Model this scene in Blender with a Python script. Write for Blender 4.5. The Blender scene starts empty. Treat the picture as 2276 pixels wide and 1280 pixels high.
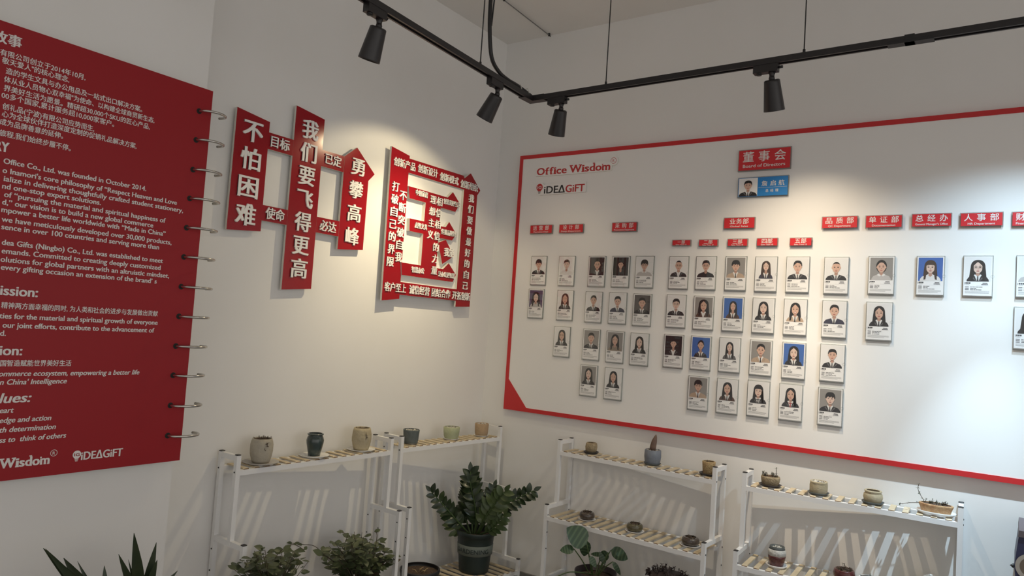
import bpy, math, random
from mathutils import Vector, Matrix, noise

# ------------------------------------------------------------------ camera, world, exposure
scene = bpy.context.scene
COL = scene.collection
FOC = 1609.05
CAM_AT = Vector((2.8183, -3.7613, 1.571))
YAW, PITCH, ROLL = -0.6134087, 0.0541021, 0.0672705
_cy, _sy = math.cos(YAW), math.sin(YAW)
FWD = Vector((_sy*math.cos(PITCH), _cy*math.cos(PITCH), math.sin(PITCH)))
_r0 = Vector((_cy, -_sy, 0)); _u0 = _r0.cross(FWD)
RIGHT = math.cos(ROLL)*_r0 + math.sin(ROLL)*_u0
UP = -math.sin(ROLL)*_r0 + math.cos(ROLL)*_u0
cd = bpy.data.cameras.new('camera'); cam = bpy.data.objects.new('camera', cd); COL.objects.link(cam)
cd.sensor_width = 36.0; cd.lens = 36.0*FOC/2276.0; cd.clip_start = .05; cd.clip_end = 60
M = Matrix((RIGHT, UP, -FWD)).transposed().to_4x4(); M.translation = CAM_AT
cam.matrix_world = M
scene.camera = cam

world = bpy.data.worlds.new('room_daylight'); scene.world = world; world.use_nodes = True
wn = world.node_tree; bg = wn.nodes['Background']          # soft daylight of the open room, stronger from its window side
wt = wn.nodes.new('ShaderNodeTexCoord'); wd = wn.nodes.new('ShaderNodeVectorMath'); wd.operation = 'DOT_PRODUCT'; wd.inputs[1].default_value = (.995, .10, 0)
wr = wn.nodes.new('ShaderNodeMapRange'); wr.inputs[1].default_value = -.2; wr.inputs[2].default_value = 1.0; wr.inputs[3].default_value = .46; wr.inputs[4].default_value = 1.10
wn.links.new(wt.outputs['Generated'], wd.inputs[0]); wn.links.new(wd.outputs['Value'], wr.inputs[0]); wn.links.new(wr.outputs[0], bg.inputs[1])
bg.inputs[0].default_value = (1.0, .955, .905, 1)
scene.view_settings.view_transform = 'Standard'; scene.view_settings.look = 'None'
scene.view_settings.gamma = 1.0; scene.view_settings.use_curve_mapping = False
scene.view_settings.exposure = 0.0
scene.cycles.max_bounces = 8; scene.cycles.transparent_max_bounces = 24
scene.cycles.sample_clamp_indirect = 4.0

WARM = (1.0, .83, .52); WARMER = (1.0, .83, .60); COOL = (.62, .84, 1.0)
TRACK_Z = 2.791
BEND = (.655, -.626)          # where the two track runs meet; both runs sit a little askew to the walls
def on_track(a, run): return (BEND[0]+.063*a, BEND[1]-a) if run == 'left' else (BEND[0]+a, BEND[1]-.0155*a)
# name, place along the track (x, y), axis the lamp points along, watts, colour, spot angle
# each fixture: label, place on the track, axis, colour, and its beam as (watts, half angle, softness): a hot centre inside a wide spill
LAMPS = [
    ('black track spotlight hanging near the top edge, furthest left on the track', on_track(1.222, 'left'), (-.33, .02, -.94), WARM, [(1.2, 56)]),
    ('black tilted track spotlight just left of the corner bend of the track', on_track(.356, 'left'), (-.530, .0, -.848), WARM, [(7, 34), (33, 44), (10, 62, .3)]),
    ('black track spotlight just right of the corner bend, aimed into the corner', on_track(.166, 'right'), (-.30, .26, -.90), WARM, [(4, 56)]),
    ('black track spotlight above the red and blue director plates', on_track(1.237, 'right'), (.02, .374, -.927), WARMER, [(30, 14), (28, 20), (12, 34), (30, 56)]),
    ('black track spotlight above the right end of the staff board', on_track(2.265, 'right'), (-.15, .309, -.940), COOL, [(128, 14), (42, 31), (46, 58)]),
]
CEIL = 3.434

# ------------------------------------------------------------------ survey: where a sight line meets a real plane of the room
def ray(px, py): return RIGHT*((px-1138)/FOC) - UP*((py-640)/FOC) + FWD
def on_left(px, py, off=0):      # left wall is the plane x = 0, the room lies at x > 0
    r = ray(px, py); return CAM_AT + r*((off-CAM_AT.x)/r.x)
def on_right(px, py, off=0):     # right wall is the plane y = 0, the room lies at y < 0
    r = ray(px, py); return CAM_AT + r*((-off-CAM_AT.y)/r.y)
def on_level(px, py, h):
    r = ray(px, py); return CAM_AT + r*((h-CAM_AT.z)/r.z)
def at_depth(px, py, d): return CAM_AT + ray(px, py)*d

# ------------------------------------------------------------------ materials
MATS = {}
def mat(name, col, rough=.5, metal=0.0, var=None, scale=20, bump=0.0, bscale=None, coat=0.0, spec=.5, detail=4):
    if name in MATS: return MATS[name]
    m = bpy.data.materials.new(name); m.use_nodes = True; nt = m.node_tree
    b = nt.nodes['Principled BSDF']
    b.inputs['Base Color'].default_value = (*col, 1); b.inputs['Roughness'].default_value = rough
    b.inputs['Metallic'].default_value = metal; b.inputs['Specular IOR Level'].default_value = spec
    if coat: b.inputs['Coat Weight'].default_value = coat; b.inputs['Coat Roughness'].default_value = .05
    if var or bump:
        tc = nt.nodes.new('ShaderNodeTexCoord')
    if var:
        n = nt.nodes.new('ShaderNodeTexNoise'); n.inputs['Scale'].default_value = scale; n.inputs['Detail'].default_value = detail
        r = nt.nodes.new('ShaderNodeValToRGB'); r.color_ramp.elements[0].position = .35; r.color_ramp.elements[1].position = .65
        r.color_ramp.elements[0].color = (*col, 1); r.color_ramp.elements[1].color = (*var, 1)
        nt.links.new(tc.outputs['Object'], n.inputs['Vector']); nt.links.new(n.outputs['Fac'], r.inputs['Fac'])
        nt.links.new(r.outputs['Color'], b.inputs['Base Color'])
    if bump:
        n2 = nt.nodes.new('ShaderNodeTexNoise'); n2.inputs['Scale'].default_value = bscale or scale; n2.inputs['Detail'].default_value = 5
        bp = nt.nodes.new('ShaderNodeBump'); bp.inputs['Strength'].default_value = bump; bp.inputs['Distance'].default_value = .01
        nt.links.new(tc.outputs['Object'], n2.inputs['Vector']); nt.links.new(n2.outputs['Fac'], bp.inputs['Height'])
        nt.links.new(bp.outputs['Normal'], b.inputs['Normal'])
    MATS[name] = m; return m
def clear(name, tint, rough=.02, f0=.09):
    m = bpy.data.materials.new(name); m.use_nodes = True; nt = m.node_tree
    nt.nodes.remove(nt.nodes['Principled BSDF']); out = nt.nodes['Material Output']
    t = nt.nodes.new('ShaderNodeBsdfTransparent'); t.inputs[0].default_value = (*tint, 1)
    g = nt.nodes.new('ShaderNodeBsdfGlossy'); g.inputs['Roughness'].default_value = rough
    ge = nt.nodes.new('ShaderNodeNewGeometry'); dt = nt.nodes.new('ShaderNodeVectorMath'); dt.operation = 'DOT_PRODUCT'
    nt.links.new(ge.outputs['Normal'], dt.inputs[0]); nt.links.new(ge.outputs['Incoming'], dt.inputs[1])
    def mth(op, x, v=0.0):
        n = nt.nodes.new('ShaderNodeMath'); n.operation = op
        if hasattr(x, 'links'): nt.links.new(x, n.inputs[0])
        else: n.inputs[0].default_value = x
        if hasattr(v, 'links'): nt.links.new(v, n.inputs[1])
        else: n.inputs[1].default_value = v
        return n.outputs[0]
    f = mth('MULTIPLY_ADD', mth('POWER', mth('SUBTRACT', 1.0, mth('ABSOLUTE', dt.outputs['Value'])), 5.0), .85)      # mirror share of a thin clear sheet, the same from both sides
    f.node.inputs[2].default_value = f0
    mx = nt.nodes.new('ShaderNodeMixShader')
    nt.links.new(f, mx.inputs[0]); nt.links.new(t.outputs[0], mx.inputs[1]); nt.links.new(g.outputs[0], mx.inputs[2])
    nt.links.new(mx.outputs[0], out.inputs['Surface']); MATS[name] = m; return m
def lamp_mat(name, col, s):
    m = bpy.data.materials.new(name); m.use_nodes = True; b = m.node_tree.nodes['Principled BSDF']
    b.inputs['Emission Color'].default_value = (*col, 1); b.inputs['Emission Strength'].default_value = s; return m

WALL = mat('wall_paint', (.80, .79, .775), .75, var=(.785, .775, .755), scale=3, bump=.012, bscale=180)
CEILM = mat('ceiling_paint', (.82, .80, .77), .85, var=(.80, .78, .75), scale=3)
FLOORM = mat('grey_floor_tile', (.30, .29, .28), .35, var=(.34, .33, .32), scale=6)
BASEM = mat('grey_baseboard', (.22, .215, .21), .45)
BLACK = mat('black_metal', (.018, .016, .017), .38)
BLACKP = mat('black_plastic', (.012, .012, .013), .45)
DARKIN = mat('track_slot', (.004, .004, .004), .6)
STEEL = mat('ring_steel', (.52, .50, .47), .22, metal=1.0)
WHITEM = mat('white_powder_coat', (.80, .80, .80), .35)
WOOD = mat('pale_bamboo', (.50, .41, .27), .5, var=(.60, .50, .35), scale=14)
WOODD = mat('bamboo_cut_end', (.16, .09, .04), .6)
RED = mat('sign_red', (.31, .005, .011), .20, spec=.40)
REDS = mat('story_panel_red', (.32, .011, .017), .42, spec=.3)
REDF = mat('frame_red', (.55, .022, .025), .4)
REDP = mat('plate_red', (.62, .022, .030), .35)
BLUEP = mat('plate_blue', (.02, .22, .58), .35)
LETTER = mat('letter_white', (.86, .84, .81), .5)
PRINT = mat('print_white', (.80, .76, .74), .5)
FOAM = mat('foam_edge', (.66, .64, .58), .7)
BOARDW = mat('board_white', (.84, .83, .815), .4)
LOGOR = mat('logo_red', (.50, .03, .03), .45)
LOGOK = mat('logo_black', (.02, .018, .02), .45)
ACRY = clear('clear_acrylic', (.985, .985, .985), .02)
ACRE = clear('acrylic_edge', (.80, .81, .80), .12)
PAPER = mat('card_paper', (.90, .895, .89), .5)
INK = mat('print_ink', (.035, .035, .04), .6)
INKL = mat('print_ink_fine', (.36, .36, .36), .6)
P_ = {'white': mat('photo_white', (.83, .825, .82), .5), 'grey': mat('photo_grey', (.30, .285, .27), .5),
      'dark': mat('photo_dark_grey', (.11, .10, .10), .5), 'black': mat('photo_black', (.012, .010, .011), .5),
      'blue': mat('photo_blue', (.045, .14, .45), .5), 'violet': mat('photo_violet', (.10, .075, .15), .5)}
C_ = {'suit': mat('cloth_black', (.016, .015, .018), .6), 'navy': mat('cloth_navy', (.035, .035, .065), .6),
      'beige': mat('cloth_beige', (.50, .37, .27), .6), 'brown': mat('cloth_brown', (.10, .050, .035), .6),
      'greysuit': mat('cloth_grey', (.12, .115, .12), .6), 'white': mat('cloth_white', (.76, .75, .74), .6),
      'tan': mat('cloth_tan', (.28, .22, .17), .6), 'pale': mat('cloth_pale', (.52, .50, .49), .6), 'red': mat('cloth_red', (.35, .02, .02), .6)}
HAIR = mat('hair_black', (.010, .008, .008), .5); HAIRB = mat('hair_brown', (.05, .028, .018), .5)
SKIN = mat('skin_print', (.66, .43, .33), .5); SKINP = mat('skin_print_pale', (.74, .55, .46), .5); SKIND = mat('skin_print_shade', (.48, .28, .21), .5)
LIP = mat('lip_print', (.45, .13, .12), .5)
SOIL = mat('dry_soil', (.055, .032, .020), .9, var=(.11, .07, .045), scale=90, bump=.6, bscale=140)
GRAVEL = mat('pale_gravel', (.55, .52, .47), .8, var=(.16, .13, .11), scale=160, bump=.8, bscale=200)
LEAFD = mat('leaf_dark', (.016, .028, .012), .30, var=(.026, .045, .016), scale=25)
LEAFM = mat('leaf_mid', (.040, .068, .022), .36, var=(.066, .095, .030), scale=18)
LEAFB = mat('leaf_bush', (.052, .072, .030), .45, var=(.090, .108, .048), scale=14)
LEAFBR = mat('leaf_brown', (.060, .032, .020), .55, var=(.075, .055, .025), scale=14)
LEAFP = mat('leaf_palm', (.018, .032, .012), .4, var=(.030, .042, .016), scale=20)
LEAFS = mat('leaf_striped', (.035, .085, .030), .38)
STEM = mat('stem_brown', (.07, .05, .03), .7); STEMG = mat('stem_green', (.05, .085, .025), .5)
DRY = mat('dry_plant', (.10, .065, .040), .8, var=(.05, .035, .025), scale=60)
# stripes across the calathea leaf
def striped():
    nt = LEAFS.node_tree; b = nt.nodes['Principled BSDF']
    at = nt.nodes.new('ShaderNodeUVMap'); w = nt.nodes.new('ShaderNodeTexWave'); w.wave_type = 'BANDS'; w.bands_direction = 'X'
    w.inputs['Scale'].default_value = 1.7; w.inputs['Distortion'].default_value = .6
    r = nt.nodes.new('ShaderNodeValToRGB'); r.color_ramp.elements[0].color = (.028, .060, .026, 1); r.color_ramp.elements[1].color = (.070, .115, .055, 1)
    r.color_ramp.elements[0].position = .45; r.color_ramp.elements[1].position = .9
    nt.links.new(at.outputs[0], w.inputs['Vector']); nt.links.new(w.outputs['Fac'], r.inputs['Fac']); nt.links.new(r.outputs[0], b.inputs['Base Color'])
striped()

# ------------------------------------------------------------------ mesh builder
class MB:
    def __init__(s): s.v = []; s.f = []; s.mi = []; s.sm = []; s.ms = []; s.uv = []
    def slot(s, m):
        if m not in s.ms: s.ms.append(m)
        return s.ms.index(m)
    def add(s, vs, fs, m, smooth=False, uvs=None):
        o = len(s.v); s.v += [tuple(p) for p in vs]; k = s.slot(m)
        s.uv += uvs if uvs else [(0, 0)]*len(vs)
        for f in fs: s.f.append([i+o for i in f]); s.mi.append(k); s.sm.append(smooth)
    def hexa(s, c, m):          # 8 corners: bottom ring 0-3, top ring 4-7
        s.add(c, [(3, 2, 1, 0), (4, 5, 6, 7), (0, 1, 5, 4), (1, 2, 6, 5), (2, 3, 7, 6), (3, 0, 4, 7)], m)
    def box(s, x0, x1, y0, y1, z0, z1, m):
        s.hexa([(x0, y0, z0), (x1, y0, z0), (x1, y1, z0), (x0, y1, z0), (x0, y0, z1), (x1, y0, z1), (x1, y1, z1), (x0, y1, z1)], m)
    def bevbox(s, x0, x1, y0, y1, z0, z1, b, m):    # box with chamfered vertical edges and top and bottom rims
        def ring(i, z):
            return [(x0+b+i, y0+i, z), (x1-b-i, y0+i, z), (x1-i, y0+b+i, z), (x1-i, y1-b-i, z), (x1-b-i, y1-i, z), (x0+b+i, y1-i, z), (x0+i, y1-b-i, z), (x0+i, y0+b+i, z)]
        c = b*.5; vs = ring(c, z0)+ring(0, z0+c)+ring(0, z1-c)+ring(c, z1)
        fs = [tuple(range(7, -1, -1)), tuple(range(24, 32))]
        for k in range(3):
            for i in range(8): fs.append((k*8+i, k*8+(i+1) % 8, k*8+8+(i+1) % 8, k*8+8+i))
        s.add(vs, fs, m)
    def bar(s, p, q, w, h, m, side=None):
        p, q = Vector(p), Vector(q); d = (q-p).normalized()
        sd = Vector(side) if side else (Vector((0, 0, 1)).cross(d) if abs(d.z) < .95 else Vector((1, 0, 0)))
        sd = (sd - d*sd.dot(d)).normalized(); up = d.cross(sd)
        a, b = sd*w/2, up*h/2
        s.hexa([p-a-b, p+a-b, p+a+b, p-a+b, q-a-b, q+a-b, q+a+b, q-a+b], m)
    def tube(s, pts, r, m, n=8, caps=True):
        pts = [Vector(p) for p in pts]; k = len(pts); rs = r if isinstance(r, (list, tuple)) else [r]*k
        vs = []; t0 = (pts[1]-pts[0]).normalized(); nrm = t0.orthogonal().normalized()
        for i, p in enumerate(pts):
            t = (pts[min(i+1, k-1)]-pts[max(i-1, 0)]).normalized()
            nrm = (nrm - t*nrm.dot(t)).normalized(); b = t.cross(nrm)
            for j in range(n):
                a = 2*math.pi*j/n; vs.append(p+(nrm*math.cos(a)+b*math.sin(a))*rs[i])
        fs = [(i*n+j, i*n+(j+1) % n, (i+1)*n+(j+1) % n, (i+1)*n+j) for i in range(k-1) for j in range(n)]
        if caps: fs += [tuple(range(n-1, -1, -1)), tuple(range((k-1)*n, k*n))]
        s.add(vs, fs, m, True)
    def lathe(s, prof, m, n=32, c=(0, 0, 0), sx=1, sy=1, axis=None, square=0, wob=0, seed=0):
        vs = []; c = Vector(c)
        if axis:
            az = Vector(axis).normalized(); ax = az.orthogonal().normalized(); ay = az.cross(ax)
        for k, (r, z) in enumerate(prof):
            for j in range(n):
                a = 2*math.pi*j/n; ca, sa = math.cos(a), math.sin(a); q = 1
                if square: q = 1/((abs(ca)**(2+square)+abs(sa)**(2+square))**(1/(2+square)))
                rr = r*q
                if wob: rr *= 1+wob*noise.noise(Vector((ca*2+seed, sa*2, z*40)))
                x, y = rr*ca*sx, rr*sa*sy
                vs.append(c+(ax*x+ay*y+az*z if axis else Vector((x, y, z))))
        K = len(prof)
        fs = [(k*n+j, k*n+(j+1) % n, (k+1)*n+(j+1) % n, (k+1)*n+j) for k in range(K-1) for j in range(n)]
        if prof[0][0] > 1e-6: fs.append(tuple(range(n-1, -1, -1)))
        if prof[-1][0] > 1e-6: fs.append(tuple(range((K-1)*n, K*n)))
        s.add(vs, fs, m, True)
    def prism(s, poly, y0, y1, mf, msd=None):       # poly of (x, z), front face at y0 (towards -y), back at y1
        ar = sum(poly[i][0]*poly[(i+1) % len(poly)][1]-poly[(i+1) % len(poly)][0]*poly[i][1] for i in range(len(poly)))
        if ar < 0: poly = poly[::-1]
        n = len(poly)
        s.add([(x, y0, z) for x, z in poly], [tuple(range(n))], mf)
        vs = [(x, y0, z) for x, z in poly]+[(x, y1, z) for x, z in poly]
        s.add(vs, [(i, n+i, n+(i+1) % n, (i+1) % n) for i in range(n)]+[tuple(range(2*n-1, n-1, -1))], msd or mf)
    def flat(s, poly, y, m):
        ar = sum(poly[i][0]*poly[(i+1) % len(poly)][1]-poly[(i+1) % len(poly)][0]*poly[i][1] for i in range(len(poly)))
        if ar < 0: poly = poly[::-1]
        s.add([(x, y, z) for x, z in poly], [tuple(range(len(poly)))], m)
    def rect(s, x0, x1, z0, z1, y, m): s.flat([(x0, z0), (x1, z0), (x1, z1), (x0, z1)], y, m)
    def ell(s, cx, cz, rx, rz, y, m, n=20, a0=0, a1=360):
        full = a1-a0 >= 360
        k = n if full else n+1
        s.flat([(cx+rx*math.cos(math.radians(a0+(a1-a0)*i/n)), cz+rz*math.sin(math.radians(a0+(a1-a0)*i/n))) for i in range(k)], y, m)
    def ring(s, cx, cz, r0, r1, y, m, n=24):
        vs = []
        for i in range(n):
            a = 2*math.pi*i/n
            vs += [(cx+r0*math.cos(a), y, cz+r0*math.sin(a)), (cx+r1*math.cos(a), y, cz+r1*math.sin(a))]
        s.add(vs, [(2*i, 2*i+1, 2*((i+1) % n)+1, 2*((i+1) % n)) for i in range(n)], m)
    def text(s, body, x0, x1, zb, size, y, m, bold=.018, depth=0.0, slant=0.0, align='L', wrap=None, side=None):
        c = bpy.data.curves.new('t', 'FONT'); c.body = body; c.size = 1.0; c.resolution_u = 3
        c.shear = slant
        if depth: c.extrude = depth/2/size
        o = bpy.data.objects.new('t', c); me = o.to_mesh()
        if len(me.vertices):
            co = [v.co.copy() for v in me.vertices]
            lo, hi = min(p.x for p in co), max(p.x for p in co)
            if x1 is None: kx = size; ox = x0 - (lo if align == 'L' else (lo+hi)/2)*kx
            else: kx = (x1-x0)/(hi-lo); ox = x0-lo*kx
            fs = [tuple(p.vertices) for p in me.polygons]
            # a heavier weight: the same outline struck a few times a hair apart
            b = bold*size; strikes = [(0, 0)] if bold < .004 else [(-b, 0), (b, 0), (0, b*.55), (0, -b*.55)] if bold < .022 else [(-b, -b*.35), (b, -b*.35), (-b, b*.35), (b, b*.35), (0, 0)]
            for q, (du, dv) in enumerate(strikes):
                vs = []
                for p in co:
                    X, Y, Z = ox+p.x*kx+du, y-depth/2-p.z*size-.0002*q, zb+p.y*size+dv
                    if wrap: R, ph = wrap; a = X/R+ph; vs.append(((R-Y)*math.sin(a), -(R-Y)*math.cos(a), Z))
                    else: vs.append((X, Y, Z))
                s.add(vs, fs, m)
        o.to_mesh_clear(); bpy.data.objects.remove(o); bpy.data.curves.remove(c)
    def leaf(s, base, d, nrm, L, W, m, bend=0.25, fold=.15, n=6, shape=None, twist=0):
        base = Vector(base); d = Vector(d).normalized(); nrm = Vector(nrm); nrm = (nrm-d*nrm.dot(d)).normalized(); sd = d.cross(nrm)
        vs = []; uvs = []; p = base.copy(); dd = d.copy()
        for i in range(n+1):
            t = i/n
            w = W/2*(shape(t) if shape else math.sin(math.pi*min(1, t**.8*.97+.02)))
            nn = dd.cross(sd)*-1
            vs += [p-sd*w+nn*fold*w, p.copy(), p+sd*w+nn*fold*w]; uvs += [(t, 0), (t, .5), (t, 1)]
            dd = (dd - nrm*bend/n).normalized(); p = p+dd*(L/n)
        fs = []
        for i in range(n):
            fs += [(3*i, 3*i+1, 3*i+4, 3*i+3), (3*i+1, 3*i+2, 3*i+5, 3*i+4)]
        s.add(vs, fs, m, True, uvs)
    def build(s, name, parent=None, loc=None):
        me = bpy.data.meshes.new(name); me.from_pydata(s.v, [], s.f)
        for m in s.ms: me.materials.append(m)
        me.polygons.foreach_set('material_index', s.mi); me.polygons.foreach_set('use_smooth', s.sm)
        if any(u != (0, 0) for u in s.uv):
            l = me.uv_layers.new(name='UVMap')
            for lp in me.loops: l.data[lp.index].uv = s.uv[lp.vertex_index]
        me.update()
        o = bpy.data.objects.new(name, me); COL.objects.link(o)
        if parent: o.parent = parent
        if loc: o.location = loc
        return o
def tag(o, label=None, cat=None, group=None, kind=None):
    if label: o['label'] = label
    if cat: o['category'] = cat
    if group: o['group'] = group
    if kind: o['kind'] = kind
    return o
def thing(name, label, cat, loc=(0, 0, 0), rz=0, group=None):
    o = bpy.data.objects.new(name, None); COL.objects.link(o); o.empty_display_size = .05
    o.location = loc; o.rotation_euler = (0, 0, rz); return tag(o, label, cat, group)
H90 = math.pi/2

# ------------------------------------------------------------------ setting
def setting():
    m = MB(); m.box(-.15, 0, -7, .15, -.0, CEIL, WALL); tag(m.build('wall_left'), kind='structure')
    m = MB(); m.box(0, 7, 0, .15, 0, CEIL, WALL); tag(m.build('wall_right'), kind='structure')
    m = MB(); m.box(-.15, 7, -7, .15, -.1, 0, FLOORM); tag(m.build('floor'), kind='structure')
    m = MB(); m.box(-.15, 7, -7, .15, CEIL, CEIL+.1, CEILM); tag(m.build('ceiling'), kind='structure')
    m = MB(); m.box(0, .15, -7, -2.168, 0, CEIL, WALL); tag(m.build('wall_pillar'), kind='structure')
    m = MB(); m.box(.0, 7, -.014, 0, 0, .10, BASEM); tag(m.build('baseboard_right'), kind='structure')
    m = MB(); m.box(.0, .014, -2.168, -.014, 0, .10, BASEM); tag(m.build('baseboard_left'), kind='structure')
setting()

# ------------------------------------------------------------------ ceiling track and spotlights
def track():
    t = thing('lighting_track', 'black ceiling track bent in the corner and hung on thin wires', 'track light', (BEND[0], BEND[1], TRACK_Z))
    def rail(p, q, ext=0):
        m = MB(); p, q = Vector(p), Vector(q); d = (q-p).normalized(); sd = Vector((0, 0, 1)).cross(d)
        def at(a, b, c): return p+d*a+sd*b+Vector((0, 0, c))
        L = (q-p).length
        for b0, b1, c0, c1, mm in ((-.018, .018, .0, .012, BLACK), (-.018, -.009, -.014, .0, BLACK), (.009, .018, -.014, .0, BLACK), (-.009, .009, -.006, .0, DARKIN)):
            m.hexa([at(0, b0, c0), at(L, b0, c0), at(L, b1, c0), at(0, b1, c0), at(0, b0, c1), at(L, b0, c1), at(L, b1, c1), at(0, b1, c1)], mm)
        return m.build('rail', t)
    rail((.003, -.05, 0), (.063*3.9, -3.9, 0)); rail((.05, -.001, 0), (2.07, -.0155*2.07, 0)); rail((2.07, -.0155*2.07, 0), (4.3, -.0155*4.3, 0))
    m = MB(); m.box(-.021, .021, -.09, .021, -.016, .014, BLACK); m.box(.021, .09, -.021, .021, -.016, .014, BLACK); m.build('corner_connector', t)
    m = MB(); m.box(1.71, 1.87, -.048, -.008, -.016, -.002, BLACKP); m.box(1.77, 1.805, -.049, -.007, -.016, .0145, BLACKP); m.build('straight_connector', t)
    top = CEIL-TRACK_Z
    for x, y in ((.031, -.493), (.448, -.007), (1.392, -.0215), (3.0, -.0465)):
        m = MB(); m.tube([(x, y, .012), (x, y, top)], .0028, BLACKP, 6); m.lathe([(.006, .012), (.006, .03)], BLACKP, 8, (x, y, 0)); m.build('suspension_wire', t)
track()
def cable():
    t = tag(MB_cable(), 'thick black power cable dropping from the ceiling onto the track bend', 'cable')
def MB_cable():
    m = MB(); z = TRACK_Z
    pts = [(.510, -.875, CEIL), (.510, -.88, 3.32), (.512, -.89, 3.20), (.512, -.88, 3.08), (.508, -.84, 2.985), (.504, -.76, 2.932), (.498, -.66, 2.918), (.490, -.56, 2.920), (.483, -.45, 2.914), (.480, -.385, 2.908)]
    def smooth(P, k=5):
        out = []; P = [Vector(p) for p in P]; P = [P[0]]+P+[P[-1]]
        for i in range(1, len(P)-2):
            for j in range(k):
                u = j/k; a, b, c, d = P[i-1:i+3]
                out.append(.5*((2*b)+(c-a)*u+(2*a-5*b+4*c-d)*u*u+(3*b-a-3*c+d)*u**3))
        return out+[P[-2]]
    def T(P): return [(BEND[0]+(x-.477)*.857, BEND[1]+(y+.369)*.857, z if z > 3.4 else TRACK_Z+(h-2.891)*(.9 if h < 3.0 else 1.1)) for x, y, z in P for h in (z,)]
    m.tube(smooth(T(pts)), .010, BLACKP, 8)
    m.tube(T([(.520, -.865, CEIL), (.520, -.860, 3.3), (.514, -.87, 3.1)]), .004, BLACKP, 6)
    for y in (-.52, -.44): m.tube(T([(.466, y, 2.905), (.475, y, 2.932), (.492, y, 2.934), (.506, y, 2.905)]), .002, FOAM, 5)
    return m.build('power_cable')
cable()
def spotlight(label, xy, axis, colr, beams):
    t = thing('track_spotlight', label, 'spotlight', (xy[0], xy[1], TRACK_Z), 0, 'black spotlights on the ceiling track')
    along = Vector((-.063, 1, 0)).normalized() if xy[0] < .8 and xy[1] < -.7 else Vector((1, -.0155, 0)).normalized()
    sd = Vector((0, 0, 1)).cross(along)
    m = MB()
    a, b = along*.052, sd*.016
    c = []
    for z in (-.048, -.0): c += [Vector((0, 0, z))-a-b, Vector((0, 0, z))+a-b, Vector((0, 0, z))+a+b, Vector((0, 0, z))-a+b]
    m.hexa(c, BLACK); m.lathe([(.012, -.054), (.012, -.04)], BLACKP, 12, along*-.03)
    m.build('adapter', t)
    m = MB(); m.lathe([(.006, 0), (.006, .02)], BLACKP, 10, along*.050+Vector((0, 0, -.03)), axis=along); m.build('lock_tab', t)
    ax = Vector(axis).normalized()
    piv = along*.026+Vector((0, 0, -.076))
    m = MB(); m.tube([along*.026+Vector((0, 0, -.046)), along*.026+Vector((0, 0, -.060)), piv], [.016, .011, .010], BLACK, 12)
    m.lathe([(0, -.013), (.011, -.009), (.013, 0), (.011, .009), (0, .013)], BLACK, 12, piv); m.build('stem', t)
    top = piv+ax*.006
    m = MB(); L = .131
    m.lathe([(0, 0), (.030, 0), (.033, .003), (.0335, .010), (.0440, L-.003), (.0440, L), (.040, L), (.037, L-.02), (0, L-.035)], BLACK, 36, top, axis=ax)
    for k in range(10):
        aa = k*math.pi/5; e1 = ax.orthogonal().normalized(); e2 = ax.cross(e1)
        m.bar(top+(e1*math.cos(aa)+e2*math.sin(aa))*.014-ax*.0004, top+(e1*math.cos(aa)+e2*math.sin(aa))*.028-ax*.0004, .003, .001, DARKIN)
    m.build('lamp_housing', t)
    m = MB(); m.lathe([(0, L-.030), (.030, L-.030)], lamp_mat('lamp_glow', colr, 6.0), 24, top, axis=ax); m.build('lamp_lens', t)
    for watt, half, *soft in beams:
        ld = bpy.data.lights.new('lamp_beam', 'SPOT'); ld.energy = watt; ld.color = colr; ld.spot_size = math.radians(2*half); ld.spot_blend = soft[0] if soft else 1.0; ld.shadow_soft_size = .012
        lo = bpy.data.objects.new('lamp_beam', ld); COL.objects.link(lo); lo.parent = t
        lo.location = top+ax*(L+.004); lo.rotation_euler = ax.to_track_quat('-Z', 'Y').to_euler()
for L_ in LAMPS: spotlight(*L_)
def conduit():
    p = on_level(1120, 0, CEIL-.012); q = on_level(1224, 81, CEIL-.012)
    q.y = min(q.y, -.004); d = (p-q).normalized(); p = q+d*2.2
    m = MB(); m.tube([p, q], .0032, BASEM, 6)
    for u in (.02, .55, 1.1, 1.7): m.box(*(sum(((c-.005, c+.005) for c in (q+d*u)[:2]), ())), CEIL-.017, CEIL, BLACKP)
    tag(m.build('ceiling_cable'), 'thin cable clipped along the ceiling near the corner', 'cable')
conduit()

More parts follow.
